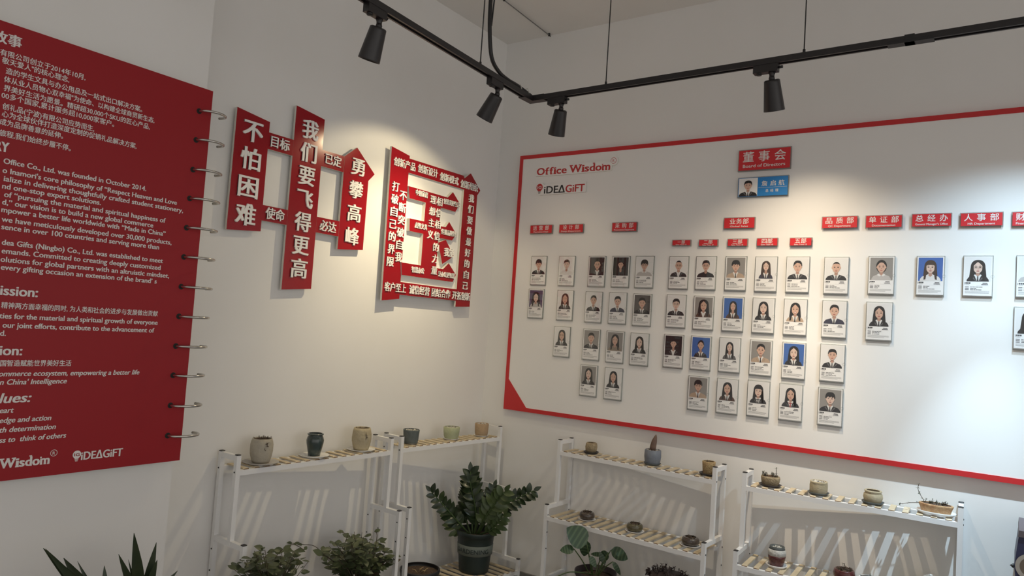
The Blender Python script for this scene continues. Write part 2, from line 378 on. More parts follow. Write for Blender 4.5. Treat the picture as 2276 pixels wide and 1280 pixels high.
# ------------------------------------------------------------------ red story panel with binder rings on the pillar
def story():
    OFF = .195; YR = on_left(474, 203, OFF).y; ZT = on_left(474, 203, OFF).z; ZB = on_left(397, 1023, OFF).z
    YL = -3.46
    t = thing('story_panel', 'large red company story panel with white writing and steel binder rings', 'sign', (OFF, YR, (ZT+ZB)/2), H90)
    zc = (ZT+ZB)/2; hh = (ZT-ZB)/2; W = YR-YL
    m = MB(); m.prism([(-W, -hh), (0, -hh), (0, hh), (-W, hh)], 0, .018, REDS, FOAM); m.box(-W+.1, -.10, .018, .043, -hh+.1, hh-.1, FOAM); m.build('panel', t)
    def P(px, py): w = on_left(px, py, OFF+.001); return w.y-YR, w.z-zc
    k = 520/1280
    zh = MB(); en = MB(); lg = MB()
    def line(mb, s, xl, xr, yr, oy, size, bold=.02, slant=0, cjk=False, pre=''):
        a = P(xl*k, yr*k+oy)[0]; b, z = P(xr*k, yr*k+oy)
        if pre:
            c = bpy.data.curves.new('t', 'FONT'); w = []
            for q in (s, pre+s):
                c.body = q; c.size = 1; o = bpy.data.objects.new('t', c); me = o.to_mesh(); xs = [v.co.x for v in me.vertices]; w.append(max(xs)-min(xs)); o.to_mesh_clear(); bpy.data.objects.remove(o)
            bpy.data.curves.remove(c)
            a = b-(b-a)*w[1]/w[0]; s = pre+s
        own = mb is None; mb = mb or MB()
        mb.text(s, a, b, z-size*(.36 if cjk else .30), size, -.0008, PRINT, bold, slant=slant)
        if own: mb.build('heading_text', t)
    def fit(xl, xr, yr): return P(xr*k, yr*k)[0]-P(xl*k, yr*k)[0]
    line(None, '故事', -42, 118, 238, 0, fit(-42, 118, 238)/2*1.05, .03, cjk=True)
    for s, xl, xr, yr, n in (('有限公司创立于2014年10月,', -14, 468, 425, 0), ('敬天爱人"的核心理念,', 0, 380, 437, 0), ('造的学生文具与办公用品及一站式出口解决方案。', 10, 778, 600, 0),
            ('体从业人员物心双幸福"为使命、以构建全球商贸新生态,', -2, 845, 660, 0), ('界美好生活为愿景。精研超30,000个SKU的匠心产品,', -2, 820, 695, 0), ('00多个国家,累计服务超10,000家客户。', -8, 625, 680, 0),
            ('创礼品(宁波)有限公司应势而生,', 0, 516, 705, 0), ('心为全球伙伴打造深度定制的促销礼品解决方案,', -8, 747, 800, 0), ('成为品牌善意的延伸。', -10, 345, 745, 0), ('旅程,我们始终步履不停。', -12, 387, 812, 0)):
        line(zh, s, xl, xr, yr, 0, .0222, .016, cjk=True)
    line(None, 'RY', -28, 47, 812, 0, .044, .03, pre='STO')
    for s, xl, xr, yr in (('Office Co., Ltd. was founded in October 2014.', 4, 800, 296), ("o Inamori's core philosophy of “Respect Heaven and Love", -4, 967, 372), ('ialize in delivering thoughtfully crafted student stationery,', 3, 1001, 415),
            ('nd one-stop export solutions.', 3, 552, 372), ('of “pursuing the material and spiritual happiness of', 8, 905, 470), ('d,” our vision is to build a new global commerce', -1, 838, 496), ('mpower a better life worldwide with “Made in China”', -6, 905, 542),
            ('we have meticulously developed over 30,000 products,', -4, 938, 590), ('sence in over 100 countries and serving more than', -4, 870, 616), ('dea Gifts (Ningbo) Co., Ltd. was established to meet', 0, 891, 690), ('emands. Committed to creating deeply customized', 0, 878, 728),
            ('olutions for global partners with an altruistic mindset,', -6, 925, 772), ('every gifting occasion an extension of the brand’ s', -3, 857, 802)):
        line(en, s, xl, xr, yr, 300, .0242, .024)
    line(None, 'ission:', 2, 206, 865, 300, .044, .03, pre='M'); line(zh, '精神两方面幸福的同时, 为人类和社会的进步与发展做出贡献', 2, 863, 978, 300, .0222, .016, cjk=True)
    for s, xl, xr, yr in (('ties for the material and spiritual growth of everyone', -6, 862, 1028), ('our joint efforts, contribute to the advancement of', 12, 843, 1070), ('d.', 1, 32, 1086)):
        line(en, s, xl, xr, yr, 300, .0242, .024)
    line(None, 'ion:', 0, 120, 1182, 300, .044, .03, pre='Vis'); line(zh, '国智造赋能世界美好生活', 2, 390, 1248, 300, .0222, .016, cjk=True)
    for s, xl, xr, yr in (('ommerce ecosystem, empowering a better life', -4, 762, 166), ("n China' Intelligence", 0, 365, 214), ('eart', 0, 75, 373), ('edge and action', 0, 280, 415), ('th determination', 0, 305, 463), ('ss to  think of others', 0, 361, 511)):
        line(en, s, xl, xr, yr, 760, .0242, .024, slant=.2)
    line(None, 'lues:', 10, 170, 305, 760, .044, .03, slant=.2, pre='Va')
    zh.build('chinese_text', t); en.build('english_text', t)
    a = P(-255*k, 660*k+760); b = P(270*k, 640*k+760); slab(lg, 'Office Wisdom', a[0]-.0, b[0], b[1]-.015, .042, -.0008, PRINT)
    c = P(295*k, 607*k+760); lg.ring(c[0], c[1], .0095, .0110, -.0008, PRINT); lg.text('R', c[0], None, c[1]-.0052, .0145, -.0008, PRINT, .01, align='C')
    e0 = P(447*k, 605*k+760); e1 = P(670*k, 600*k+760)
    lg.build('logo_print', t); lg = MB()
    bulb(lg, P(422*k, 606*k+760)[0], e1[1]+.001, .040, -.0008, PRINT, REDS, PRINT)
    lg.text('iDEΔGiFT', e0[0], e1[0], e1[1]-.014, .039, -.0008, PRINT, .026)
    lg.build('logo_print', t)
    # binder rings
    pys = [(443, 247), (436, 311), (429, 377), (422, 441), (415, 506), (409, 571), (403, 637), (398, 703), (391, 769), (385, 834), (379, 901), (373, 968)]
    for px, py in pys:
        x, z = P(px, py); m = MB(); pts = []
        R = (-x)*1.02
        for i in range(17):
            a = math.radians(180-i*205/16)
            pts.append((x+R+R*math.cos(a)*1.0, -.001-.050*math.sin(a) if i < 14 else -.001-.050*math.sin(a), z))
        pts = [(x-.001, .010, z)]+pts
        m.tube(pts, .0052, STEEL, 8); m.build('binder_ring', t)
        m = MB(); m.ell(x, z, .011, .011, -.0006, DARKIN, 16); m.build('ring_hole', t)
def slab(mb, s, x0, x1, zb, size, y, m, depth=0.0):
    """slab-serif lettering: heavy letters with square serifs on their stems"""
    adv = []
    c = bpy.data.curves.new('t', 'FONT'); c.size = 1; c.offset = .035
    for ch in s:
        c.body = ch; o = bpy.data.objects.new('t', c); me = o.to_mesh(); xs = [v.co.x for v in me.vertices]
        adv.append((max(xs)-min(xs)) if xs else .16); o.to_mesh_clear(); bpy.data.objects.remove(o)
    bpy.data.curves.remove(c)
    gap = .10; tot = sum(adv)+gap*(len(s)-1); kx = (x1-x0)/tot; x = x0; b = .085*size
    def sr(xa, xb, z0):
        if depth: mb.box(xa, xb, y-depth, y, z0, z0+b, m)
        else: mb.rect(xa, xb, z0, z0+b, y-.0001, m)
    for ch, w in zip(s, adv):
        W = w*kx; e = .06*kx
        if ch != ' ': mb.text(ch, x, x+W, zb, size, y, m, .035, depth)
        xh = .56*size; cap = .70*size
        if ch == 'f': sr(x+W*.1, x+W*.85, zb-.02*size)
        if ch == 'i': sr(x-e, x+W+e, zb-.02*size); sr(x-e, x+W*.5, zb+xh-b*.6)
        if ch == 'W': sr(x-e, x+W*.25, zb+cap-b*.6); sr(x+W*.75, x+W+e, zb+cap-b*.6); sr(x+W*.4, x+W*.6, zb+cap-b*.6)
        if ch == 'd': sr(x+W*.55, x+W, zb+cap); sr(x+W*.8, x+W+e, zb-.02*size)
        if ch == 'm':
            for u in (0, .42, .82): sr(x+W*u-e*.6, x+W*u+W*.18+e*.6, zb-.02*size)
            sr(x-e, x+W*.1, zb+xh-b*.6)
        x += W+gap*kx
def bulb(mb, cx, cz, h, y, m, inner, base, depth=0.0):
    r = h*.34
    mb.ell(cx, cz+h*.12, r, r, y-.0002, m, 24)
    mb.flat([(cx-r*.8, cz-h*.02), (cx+r*.8, cz-h*.02), (cx+r*.42, cz-h*.24), (cx-r*.42, cz-h*.24)], y, m)
    for i in range(3):
        w = r*(.45-.08*i); mb.rect(cx-w, cx+w, cz-h*(.31+.07*i), cz-h*(.27+.07*i), y, base)
    mb.text('IG', cx-r*.62, cx+r*.62, cz+h*.0, h*.34, y-.0006, inner, .02)
story()

# ------------------------------------------------------------------ the two red slogan signs on the left wall
T1 = .013
def slogan_one():
    OFF = .030
    def G(zx, zy, off=OFF): w = on_left(480+zx*380/1013, 200+zy*480/1280, off); return w.y, w.z
    y0, z0 = -1.55, 2.1
    t = thing('slogan_sign', 'red slogan sign of three columns whose right column ends in an arrow', 'sign', (OFF, y0, z0), H90)
    def L(*pts): return [(a-y0, b-z0) for a, b in pts]
    m = MB()
    m.prism(L((-1.949, 2.441), (-1.780, 2.420), (-1.780, 1.923), (-1.950, 1.907)), 0, T1, RED, FOAM)
    m.prism(L((-1.644, 2.537), (-1.474, 2.516), (-1.473, 1.690), (-1.643, 1.673)), 0, T1, RED, FOAM)
    m.prism(L((-1.330, 2.370), (-1.253, 2.432), (-1.120, 2.322), (-1.160, 2.279), (-1.161, 1.917), (-1.330, 1.900)), 0, T1, RED, FOAM)
    for a, b, u, v in ((-1.780, -1.644, 2.373, 2.298), (-1.780, -1.644, 2.043, 1.973), (-1.474, -1.331, 2.368, 2.288), (-1.473, -1.331, 2.040, 1.964)):
        m.prism(L((a, u), (b, u), (b, v), (a, v)), 0, T1, RED, FOAM)
    m.build('sign_board', t)
    m = MB()
    for x, z in ((-1.86, 2.2), (-1.56, 2.2), (-1.25, 2.1), (-1.56, 1.8)): m.box(x-y0-.03, x-y0+.03, T1, OFF, z-z0-.03, z-z0+.03, FOAM)
    m.build('standoff', t)
    def col(s, p, q, size):
        m = MB(); a, b = G(*p), G(*q); n = len(s)
        for i, ch in enumerate(s):
            u = i/(n-1); x = a[0]+(b[0]-a[0])*u-y0; z = a[1]+(b[1]-a[1])*u-z0
            m.text(ch, x-size*.46, x+size*.46, z-size*.37, size, 0, LETTER, .028, .006)
        m.build('lettering', t)
    col('不怕困难', (218, 246), (172, 738), .104); col('我们要飞得更高', (558, 238), (488, 1058), .098); col('勇攀高峰', (839, 457), (803, 868), .094)
    for s, p in (('目标', (378, 318)), ('已定', (692, 418)), ('使命', (347, 738)), ('必达', (661, 810))):
        m = MB(); x, z = G(*p); m.text(s, x-y0-.050, x-y0+.050, z-z0-.021, .056, 0, LETTER, .022, .006); m.build('lettering', t)
slogan_one()
def slogan_two():
    OFF = .042; OI = .050
    def G(zx, zy): w = on_left(820+zx/3.2, 300+zy/3.2, OFF); return w.y, w.z
    def G2(zx, zy): w = on_left(880+zx*.1875, 400+zy*.1875, OI); return w.y, w.z
    y0, z0 = -.6, 2.08
    t = thing('slogan_sign', 'square red slogan sign under the lamp, three arrows inside its frame', 'sign', (0, y0, z0), H90)
    # positions were read off at .03 from the wall: slide them out along the sight lines
    def S(pts, off):
        out = []
        for a, b in pts:
            d = Vector((.03 if off < .06 else .045, a, b)); r = d-CAM_AT; q = CAM_AT+r*((off-CAM_AT.x)/r.x); out.append((q.y-y0, q.z-z0))
        return out
    m = MB(); T = .013
    for poly in (((-1.011, 2.499), (-.868, 2.480), (-.866, 1.685), (-.999, 1.668)), ((-.868, 2.465), (-.39, 2.470), (-.39, 2.387), (-.868, 2.386)),
                 ((-.866, 1.778), (-.376, 1.777), (-.376, 1.708), (-.866, 1.708)),
                 ((-.39, 2.470), (-.38, 2.456), (-.322, 2.499), (-.217, 2.412), (-.244, 2.376), (-.242, 1.680), (-.380, 1.672), (-.376, 2.387), (-.39, 2.387))):
        m.prism(S(poly, OFF), -OFF, -OFF+T, RED, FOAM)
    m.build('sign_frame', t)
    m = MB(); q = S(((-.885, 2.40), (-.36, 2.40), (-.36, 1.765), (-.885, 1.765)), .026); m.prism(q, -.026, 0, BOARDW, FOAM); m.build('backing_board', t)
    E_ = ((-.859, 2.313), (-.522, 2.311), (-.478, 2.352), (-.405, 2.293), (-.444, 2.239), (-.579, 2.241), (-.579, 2.133), (-.522, 2.134), (-.493, 2.170), (-.420, 2.107), (-.455, 2.064), (-.580, 2.064),
          (-.580, 1.885), (-.519, 1.885), (-.470, 1.926), (-.397, 1.863), (-.421, 1.818), (-.860, 1.818), (-.871, 1.886), (-.712, 1.886), (-.712, 2.067), (-.826, 2.067), (-.831, 2.137), (-.712, 2.138), (-.710, 2.247), (-.845, 2.247))
    m = MB(); m.prism(S(E_, OI), -OI, -.026, RED, FOAM); m.build('arrow_panel', t)
    m = MB(); m.prism(S(((-.513, 2.06), (-.428, 1.973), (-.529, 1.914), (-.578, 2.035)), OI), -OI, -.026, RED, FOAM); m.build('diamond_panel', t)
    def run(s, a, b, size, g=G, y=-OFF):
        m = MB(); p, q = g(*a), g(*b); z = (p[1]+q[1])/2-z0; m.text(s, p[0]-y0, q[0]-y0, z-size*.37, size, y, LETTER, .024, .005); m.build('lettering', t)
    run('创新产品', (175, 187), (326, 228), .050); run('创新设计', (346, 240), (486, 272), .050); run('创新模式', (503, 295), (634, 330), .050); run('创新组织', (650, 345), (772, 380), .050)
    run('客户至上', (108, 1080), (260, 1090), .052); run('诚信经营', (284, 1100), (426, 1112), .052); run('团结合作', (443, 1120), (575, 1132), .052); run('开拓创新', (590, 1140), (714, 1150), .052)
    def col(s, p, q, size, g=G, y=-OFF):
        m = MB(); a, b = g(*p), g(*q); n = len(s)
        for i, ch in enumerate(s):
            u = i/(n-1); x = a[0]+(b[0]-a[0])*u-y0; z = a[1]+(b[1]-a[1])*u-z0
            m.text(ch, x-size*.46, x+size*.46, z-size*.37, size, y, LETTER, .026, .005)
        m.build('lettering', t)
    col('打破自己的界限', (187, 368), (148, 900), .056); col('不断突破自我', (240, 430), (207, 868), .056); col('我们要做最好的自己', (726, 452), (682, 1072), .052)
    col('理想主义', (438, 235), (402, 648), .052, G2, -OI); col('相信相信的力量', (512, 258), (448, 1072), .052, G2, -OI)
    run('中创家居', (230, 145), (372, 182), .036, G2, -OI); run('创造美好生活', (560, 250), (750, 300), .034, G2, -OI)
    run('启智文具', (222, 535), (362, 560), .036, G2, -OI); run('传播品牌价值', (532, 607), (722, 652), .034, G2, -OI)
    run('智慧办公', (182, 1060), (328, 1080), .036, G2, -OI); run('让办公更智慧', (497, 1110), (688, 1140), .034, G2, -OI); run('我能', (568, 850), (682, 872), .054, G2, -OI)
slogan_two()

# ------------------------------------------------------------------ staff board on the right wall
BD = .025                     # the board face stands this far off the wall
def board():
    a = on_right(1157.5, 347, BD); b = on_right(1119, 909, BD)
    xl, zt, zb = (a.x+b.x)/2, a.z, on_right(1700, 993.8, BD).z
    xr = 3.75
    t = thing('staff_board', 'wide white staff board with a thin red border and red lower corner', 'board', (xl, 0, zb))
    W, Hh = xr-xl, zt-zb; f = .024
    m = MB(); m.box(.004, W-.004, -BD, -.006, .004, Hh-.004, BOARDW); m.build('panel', t)
    for n, (x0, x1, z0, z1) in (('l', (0, f, 0, Hh)), ('r', (W-f, W, 0, Hh)), ('t', (f, W-f, Hh-f, Hh)), ('b', (f, W-f, 0, f))):
        m = MB(); m.box(x0, x1, -BD-.003, -.006, z0, z1, REDF); m.build('border_strip', t)
    for s, x in ((1, f), (-1, W-f)):
        m = MB(); m.prism([(x, f), (x+s*.145, f), (x, f+.165)], -BD-.003, -BD, REDF); m.build('corner_triangle', t)
board()

def logos():
    y = -BD
    def P(zx, zy): w = on_right(1140+zx/4, 280+zy/4, BD+.012); return w.x, w.z
    a, b = P(212, 437), P(860, 383); c = P(893, 306)
    t = thing('logo_sign', 'raised red slab letter logo at top left of the staff board', 'logo', (a[0], y, a[1]))
    W = b[0]-a[0]; sz = .062; x, z = c[0]-a[0], c[1]-a[1]
    m = MB(); m.prism([(-.008, -.008), (W*.45, -.010), (W+.010, -.006), (W+.012, .040), (W*.97, .046), (W*.87, .062), (W*.80, .050), (W*.66, .058), (W*.60, .052), (W*.44, .055), (W*.40, .042), (W*.26, .056), (W*.03, .056), (-.010, .040)], -.0095, 0, BOARDW, FOAM)
    m.prism([(x+.029*math.cos(i*math.pi/12), z+.029*math.sin(i*math.pi/12)) for i in range(24)], -.0088, 0, BOARDW, FOAM); m.build('backing', t)
    m = MB(); slab(m, 'Office Wisdom', 0, W, 0, sz, -.0098, LOGOR); m.build('lettering', t)
    m = MB(); m.ring(x, z, .016, .0185, -.0092, LOGOR); m.text('R', x, None, z-.009, .025, -.0092, LOGOR, .003, align='C'); m.build('registered_mark', t)
    a, b = P(212, 605), P(632, 585); W = b[0]-a[0]
    t = thing('logo_sign', 'raised black and red logo with a light bulb, second from the board top', 'logo', (a[0], y, a[1]))
    m = MB(); m.prism([(-.007, .012), (-.006, .058), (.012, .074), (.034, .070), (.048, .056), (W*.45, .058), (W+.010, .058), (W+.010, -.004), (.040, -.008), (.022, -.008), (.008, -.004)], -.0095, 0, BOARDW, FOAM); m.build('backing', t)
    m = MB(); bulb(m, .0165, .033, .068, -.0098, LOGOR, BOARDW, LOGOK); m.build('bulb_mark', t)
    x1 = P(275, 600)[0]-a[0]; x2 = P(462, 590)[0]-a[0]
    m = MB(); m.text('iDEΔ', x1, x2-.003, .001, .064, -.0098, LOGOK, .026); m.build('black_lettering', t)
    m = MB(); m.text('GiFT', x2+.003, W, .001, .064, -.0098, LOGOR, .026); m.build('red_lettering', t)
logos()

PT = .014
def plate(tl, tr, bl, zh, en, label, blue=False, small=False):
    o = BD+PT; a, b, c = on_right(*tl, o), on_right(*tr, o), on_right(*bl, o)
    W = b.x-a.x; Hh = a.z-c.z
    t = thing('name_plate', label, 'sign', (a.x, -BD, a.z-Hh), 0, None if blue else 'red plates on the staff board')
    m = MB(); m.box(0, W, -PT, -.0003, 0, Hh, ACRE); m.build('acrylic_block', t)
    e = .006; y = -PT-.0012
    m = MB(); m.box(e*.6, W-e*.6, -PT-.001, -PT+.002, e, Hh-e*.6, BLUEP if blue else REDP); m.build('printed_face', t)
    m = MB()
    if not blue:
        n = len(zh); s = Hh*(.52 if not small else .62)
        if n == 2: s *= .95
        pit = min(s*1.45, W*.30) if not small else s*1.05
        if zh == '业务部': pit = s*1.05
        for i, ch in enumerate(zh):
            x = W/2+(i-(n-1)/2)*pit; m.text(ch, x-s*.46, x+s*.46, Hh*(.46 if not small else .42), s, y, PRINT, .014)
        w = W*min(.8, .048*len(en)); s2 = Hh*.20
        m.text(en, W/2-w/2, W/2+w/2, Hh*.17, s2, y, PRINT, .02)
    else:
        xs = W*.42
        for i, ch in enumerate(zh): x = xs+W*.07+i*W*.165+W*.045; m.text(ch, x-W*.055, x+W*.055, Hh*.55, W*.118, y, PRINT, .012)
        for i, ch in enumerate(en): x = xs+W*.17+i*W*.095; m.text(ch, x-W*.03, x+W*.03, Hh*.24, W*.066, y, PRINT, .014)
        m.rect(xs, W*.97, Hh*.455, Hh*.465, y, PRINT)
    m.build('lettering', t)
    if blue:
        m = MB(); portrait(m, W*.025, W*.40, Hh*.07, Hh*.95, -PT-.0012, dict(bg='white', hair='short', cloth='suit', sh=1)); m.build('portrait_photo', t)

NOSE = mat('nose_shade', (.56, .36, .28), .5)
def portrait(m, x0, x1, z0, z1, y, a):
    w, h = x1-x0, z1-z0; k = [0]
    def Y(): k[0] += 1; return y-.00012*k[0]
    X = lambda u: x0+w*u
    Z = lambda u: z0+h*u
    skin = SKINP if a.get('pale') else SKIN; hair = HAIRB if a.get('brown') else HAIR; cl = C_[a['cloth']]; hs = a['hair']; dx = a.get('dx', 0.0); s = a.get('s', 1.0)
    cx = .5+dx; fz = .585 if s > .9 else .60; rx, rz = .195*s, .250*s
    if s < .9: rx, rz = .155, .205
    def E(cxu, czu, rxu, rzu, mm, n=18, a0=0, a1=360): m.ell(X(cxu), Z(czu), w*rxu, h*rzu, Y(), mm, n, a0, a1)
    def F(pts, mm): m.flat([(X(min(1, max(0, u))), Z(max(0, v))) for u, v in pts], Y(), mm)
    m.rect(x0, x1, z0, z1, Y(), P_[a['bg']])
    top = fz+rz
    if hs in ('long', 'wavy', 'fringe_long'):
        bw = rx*(1.30 if hs != 'wavy' else 1.46)
        F([(cx+bw*math.copysign(abs(math.cos(q))**.85, math.cos(q)), fz+rz*1.25*math.sin(q)**.9) for q in [math.pi*i/18 for i in range(19)]]+[(cx-bw*1.06, fz-rz*.5), (cx-bw*1.16, .20), (cx-bw*1.22, .05), (cx-.05, .03), (cx+.05, .03), (cx+bw*1.22, .05), (cx+bw*1.16, .20), (cx+bw*1.06, fz-rz*.5)], hair)
    if hs == 'tied': E(cx, fz+.03, rx*1.22, rz*1.16, hair)
    def FT(pts, mm): F([(u, v*.80) for u, v in pts], mm)
    sw = .49 if a.get('m', 1) else .43
    sw *= s if s < 1 else 1
    FT([(cx-sw, 0), (cx-sw*.97, .10), (cx-sw*.80, .225), (cx-.12, .335), (cx-.08, .38), (cx+.08, .38), (cx+.12, .335), (cx+sw*.80, .225), (cx+sw*.97, .10), (cx+sw, 0)], cl)
    FT([(cx-.075*s, .28), (cx-.075*s, (fz-rz*.5)/.80), (cx+.075*s, (fz-rz*.5)/.80), (cx+.075*s, .28), (cx, .22)], SKIND)
    if a.get('sh'):
        sm = C_['white']
        FT([(cx-.115, .37), (cx-.135, .33), (cx-.03, 0), (cx+.03, 0), (cx+.135, .33), (cx+.115, .37), (cx, .23)], sm)
        FT([(cx-.115, .375), (cx-.15, .30), (cx-.05, .20), (cx-.0, .255)], sm); FT([(cx+.115, .375), (cx+.15, .30), (cx+.05, .20), (cx, .255)], sm)
        if a.get('tie', 1):
            tm = C_['red'] if a.get('tie') == 'red' else C_['suit']
            FT([(cx-.028, .262), (cx+.028, .262), (cx+.02, .20), (cx+.036, .0), (cx-.036, .0), (cx-.02, .20)], tm)
            if a.get('bow'): FT([(cx-.09, .27), (cx, .235), (cx+.09, .27), (cx+.08, .19), (cx, .225), (cx-.08, .19)], tm)
        FT([(cx-.15, .33), (cx-.19, .25), (cx-.11, .11), (cx-.03, .0), (cx-.06, 0), (cx-.25, .22)], cl if cl is not C_['suit'] else C_['greysuit'])
        FT([(cx+.15, .33), (cx+.19, .25), (cx+.11, .11), (cx+.03, .0), (cx+.06, 0), (cx+.25, .22)], cl if cl is not C_['suit'] else C_['greysuit'])
    if a.get('collar'):
        FT([(cx-.12, .37), (cx-.19, .29), (cx-.08, .20), (cx, .27)], C_['white']); FT([(cx+.12, .37), (cx+.19, .29), (cx+.08, .20), (cx, .27)], C_['white'])
    if hs not in ('long', 'wavy', 'fringe_long'): E(cx-rx*1.0, fz-.01, .024, .045, skin, 10); E(cx+rx*1.0, fz-.01, .024, .045, skin, 10)
    F([(cx+rx*math.cos(t)*(1 if math.sin(t) > 0 else 1-.16*abs(math.sin(t))), fz+rz*math.sin(t)) for t in [2*math.pi*i/24 for i in range(24)]], skin)
    # hair over the brow
    if hs == 'buzz': F([(cx+rx*1.02*math.cos(t), fz+rz*1.05*math.sin(t)) for t in [math.radians(20+140*i/12) for i in range(13)]]+[(cx-rx*.80, fz+rz*.58), (cx-rx*.4, fz+rz*.72), (cx+rx*.4, fz+rz*.72), (cx+rx*.80, fz+rz*.58)], hair)
    elif hs in ('short', 'side', 'fringe'):
        def cap(t, kx, kz):      # a full, square-shouldered crown
            c, q = math.cos(t), math.sin(t); return (cx+rx*kx*math.copysign(abs(c)**.75, c), fz+rz*kz*math.copysign(abs(q)**.72, q))
        lo = {'short': [(.95, .10), (.86, .36), (.62, .50), (.1, .60), (-.45, .50), (-.84, .40), (-.95, .10)], 'side': [(.95, .10), (.85, .42), (.45, .66), (-.2, .74), (-.62, .52), (-.86, .38), (-.95, .10)],
              'fringe': [(.97, -.06), (.84, .34), (.55, .22), (.22, .40), (-.10, .20), (-.45, .40), (-.78, .24), (-.97, -.06)]}[hs]
        F([cap(math.radians(4+172*i/18), 1.12 if hs != 'fringe' else 1.20, 1.20 if hs != 'short' else 1.15) for i in range(19)]+[(cx+rx*u, fz+rz*v) for u, v in lo[::-1]], hair)
    elif hs == 'tied': F([(cx+rx*1.10*math.cos(t), fz+rz*1.16*math.sin(t)) for t in [math.radians(0+180*i/14) for i in range(15)]]+[(cx-rx*.9, fz+rz*.3), (cx-rx*.4, fz+rz*.74), (cx, fz+rz*.82), (cx+rx*.4, fz+rz*.74), (cx+rx*.9, fz+rz*.3)], hair)
    else:
        part = [(-.5, .40), (.5, .40)] if hs == 'fringe_long' else [(-.40, .66), (-.05, .90), (.30, .70)]
        F([(cx+rx*1.14*math.copysign(abs(math.cos(q))**.85, math.cos(q)), fz+rz*1.20*math.sin(q)) for q in [math.radians(-22+224*i/20) for i in range(21)]]+[(cx-rx*.90, fz-rz*.25), (cx-rx*.84, fz+rz*.28)]+[(cx+rx*u, fz+rz*v) for u, v in part]+[(cx+rx*.84, fz+rz*.28), (cx+rx*.90, fz-rz*.25)], hair)
        for sg in (-1, 1):
            F([(cx+sg*rx*.86, fz+rz*.1), (cx+sg*rx*1.22, fz), (cx+sg*rx*1.36, .16), (cx+sg*rx*1.42, .05), (cx+sg*rx*1.0, .07), (cx+sg*rx*.86, .22), (cx+sg*rx*.80, fz-rz*.7)], hair)
    for sg in (-1, 1):
        E(cx+sg*rx*.42, fz+.005, rx*.19, rz*.062, HAIR, 10)
        F([(cx+sg*rx*.20, fz+rz*.22), (cx+sg*rx*.42, fz+rz*.29), (cx+sg*rx*.68, fz+rz*.20), (cx+sg*rx*.42, fz+rz*.235)], HAIR)
        if a.get('glasses'): m.ring(X(cx+sg*rx*.44), Z(fz), w*rx*.29, w*rx*.325, Y(), HAIR, 14)
    F([(cx-.006, fz-rz*.10), (cx+.010, fz-rz*.10), (cx+.028, fz-rz*.34), (cx-.024, fz-rz*.34), (cx-.004, fz-rz*.28)], NOSE)
    E(cx, fz-rz*.60, rx*.30, rz*.06 if not a.get('smile') else rz*.11, LIP, 10)
    if a.get('smile'): E(cx, fz-rz*.585, rx*.24, rz*.055, C_['white'], 10)

CW, CH, CD = .1115, .184, .012
def card(px, py, plate_txt, nth, who, attr, sq=False):
    o = BD+CD; a = on_right(px, py, o)
    order = ['top', 'second', 'third', 'fourth', 'fifth'][nth]
    t = thing('staff_card', f'acrylic card of {who}, {order} {plate_txt}', 'card', (a.x, -BD, a.z-CH), 0, 'acrylic staff cards on the board')
    m = MB(); m.rect(.002, CW-.002, .004, CH-.002, -CD, ACRY)          # clear front over the card, cut edges all round
    m.box(0, CW, -CD, -.0004, 0, .0045, ACRE); m.box(0, .002, -CD, -.0004, .0045, CH, ACRE); m.box(CW-.002, CW, -CD, -.0004, .0045, CH, ACRE); m.box(.002, CW-.002, -CD, -.0004, CH-.002, CH, ACRE)
    m.build('acrylic_sleeve', t)
    m = MB(); m.ring(CW-.002, CH*.50, .0055, .0072, -CD-.0002, ACRE, 14); m.build('thumb_notch', t)
    m = MB(); m.box(.003, CW-.003, -.0102, -.0004, .009, CH-.003, PAPER); m.build('paper', t)
    m = MB(); portrait(m, .008, CW-.008, CH*.385, CH-.008, -.0102, attr); m.build('portrait_photo', t)
    rnd = random.Random(int(px*7+py)); m = MB(); y = -.01035
    m.rect(.007, .0085, .0575, .0665, y, INK)
    x = .011
    for i in range(3): m.rect(x, x+.0055, .060, .0665, y, INK); x += .0066
    m.rect(.011, .026, .0555, .0572, y, INKL); m.rect(.074, .092, .0615, .0650, y, INK); m.rect(.070, .094, .0560, .0590, y, INK)
    m.rect(.052, .098, .0525, .0530, y, INKL)
    for i in range(3):
        z = .0455-i*.0062; m.rect(.010, .024, z, z+.0026, y, INK)
        x = .029
        for j in range(rnd.randint(2, 4)): q = rnd.uniform(.006, .013); m.rect(x, x+q, z, z+.0024, y, INK); x += q+.0014
    for i in range(3): z = .0270-i*.0042; m.rect(.010, rnd.uniform(.075, .098) if i == 2 else .099, z, z+.0016, y, INKL)
    m.build('printed_text', t)

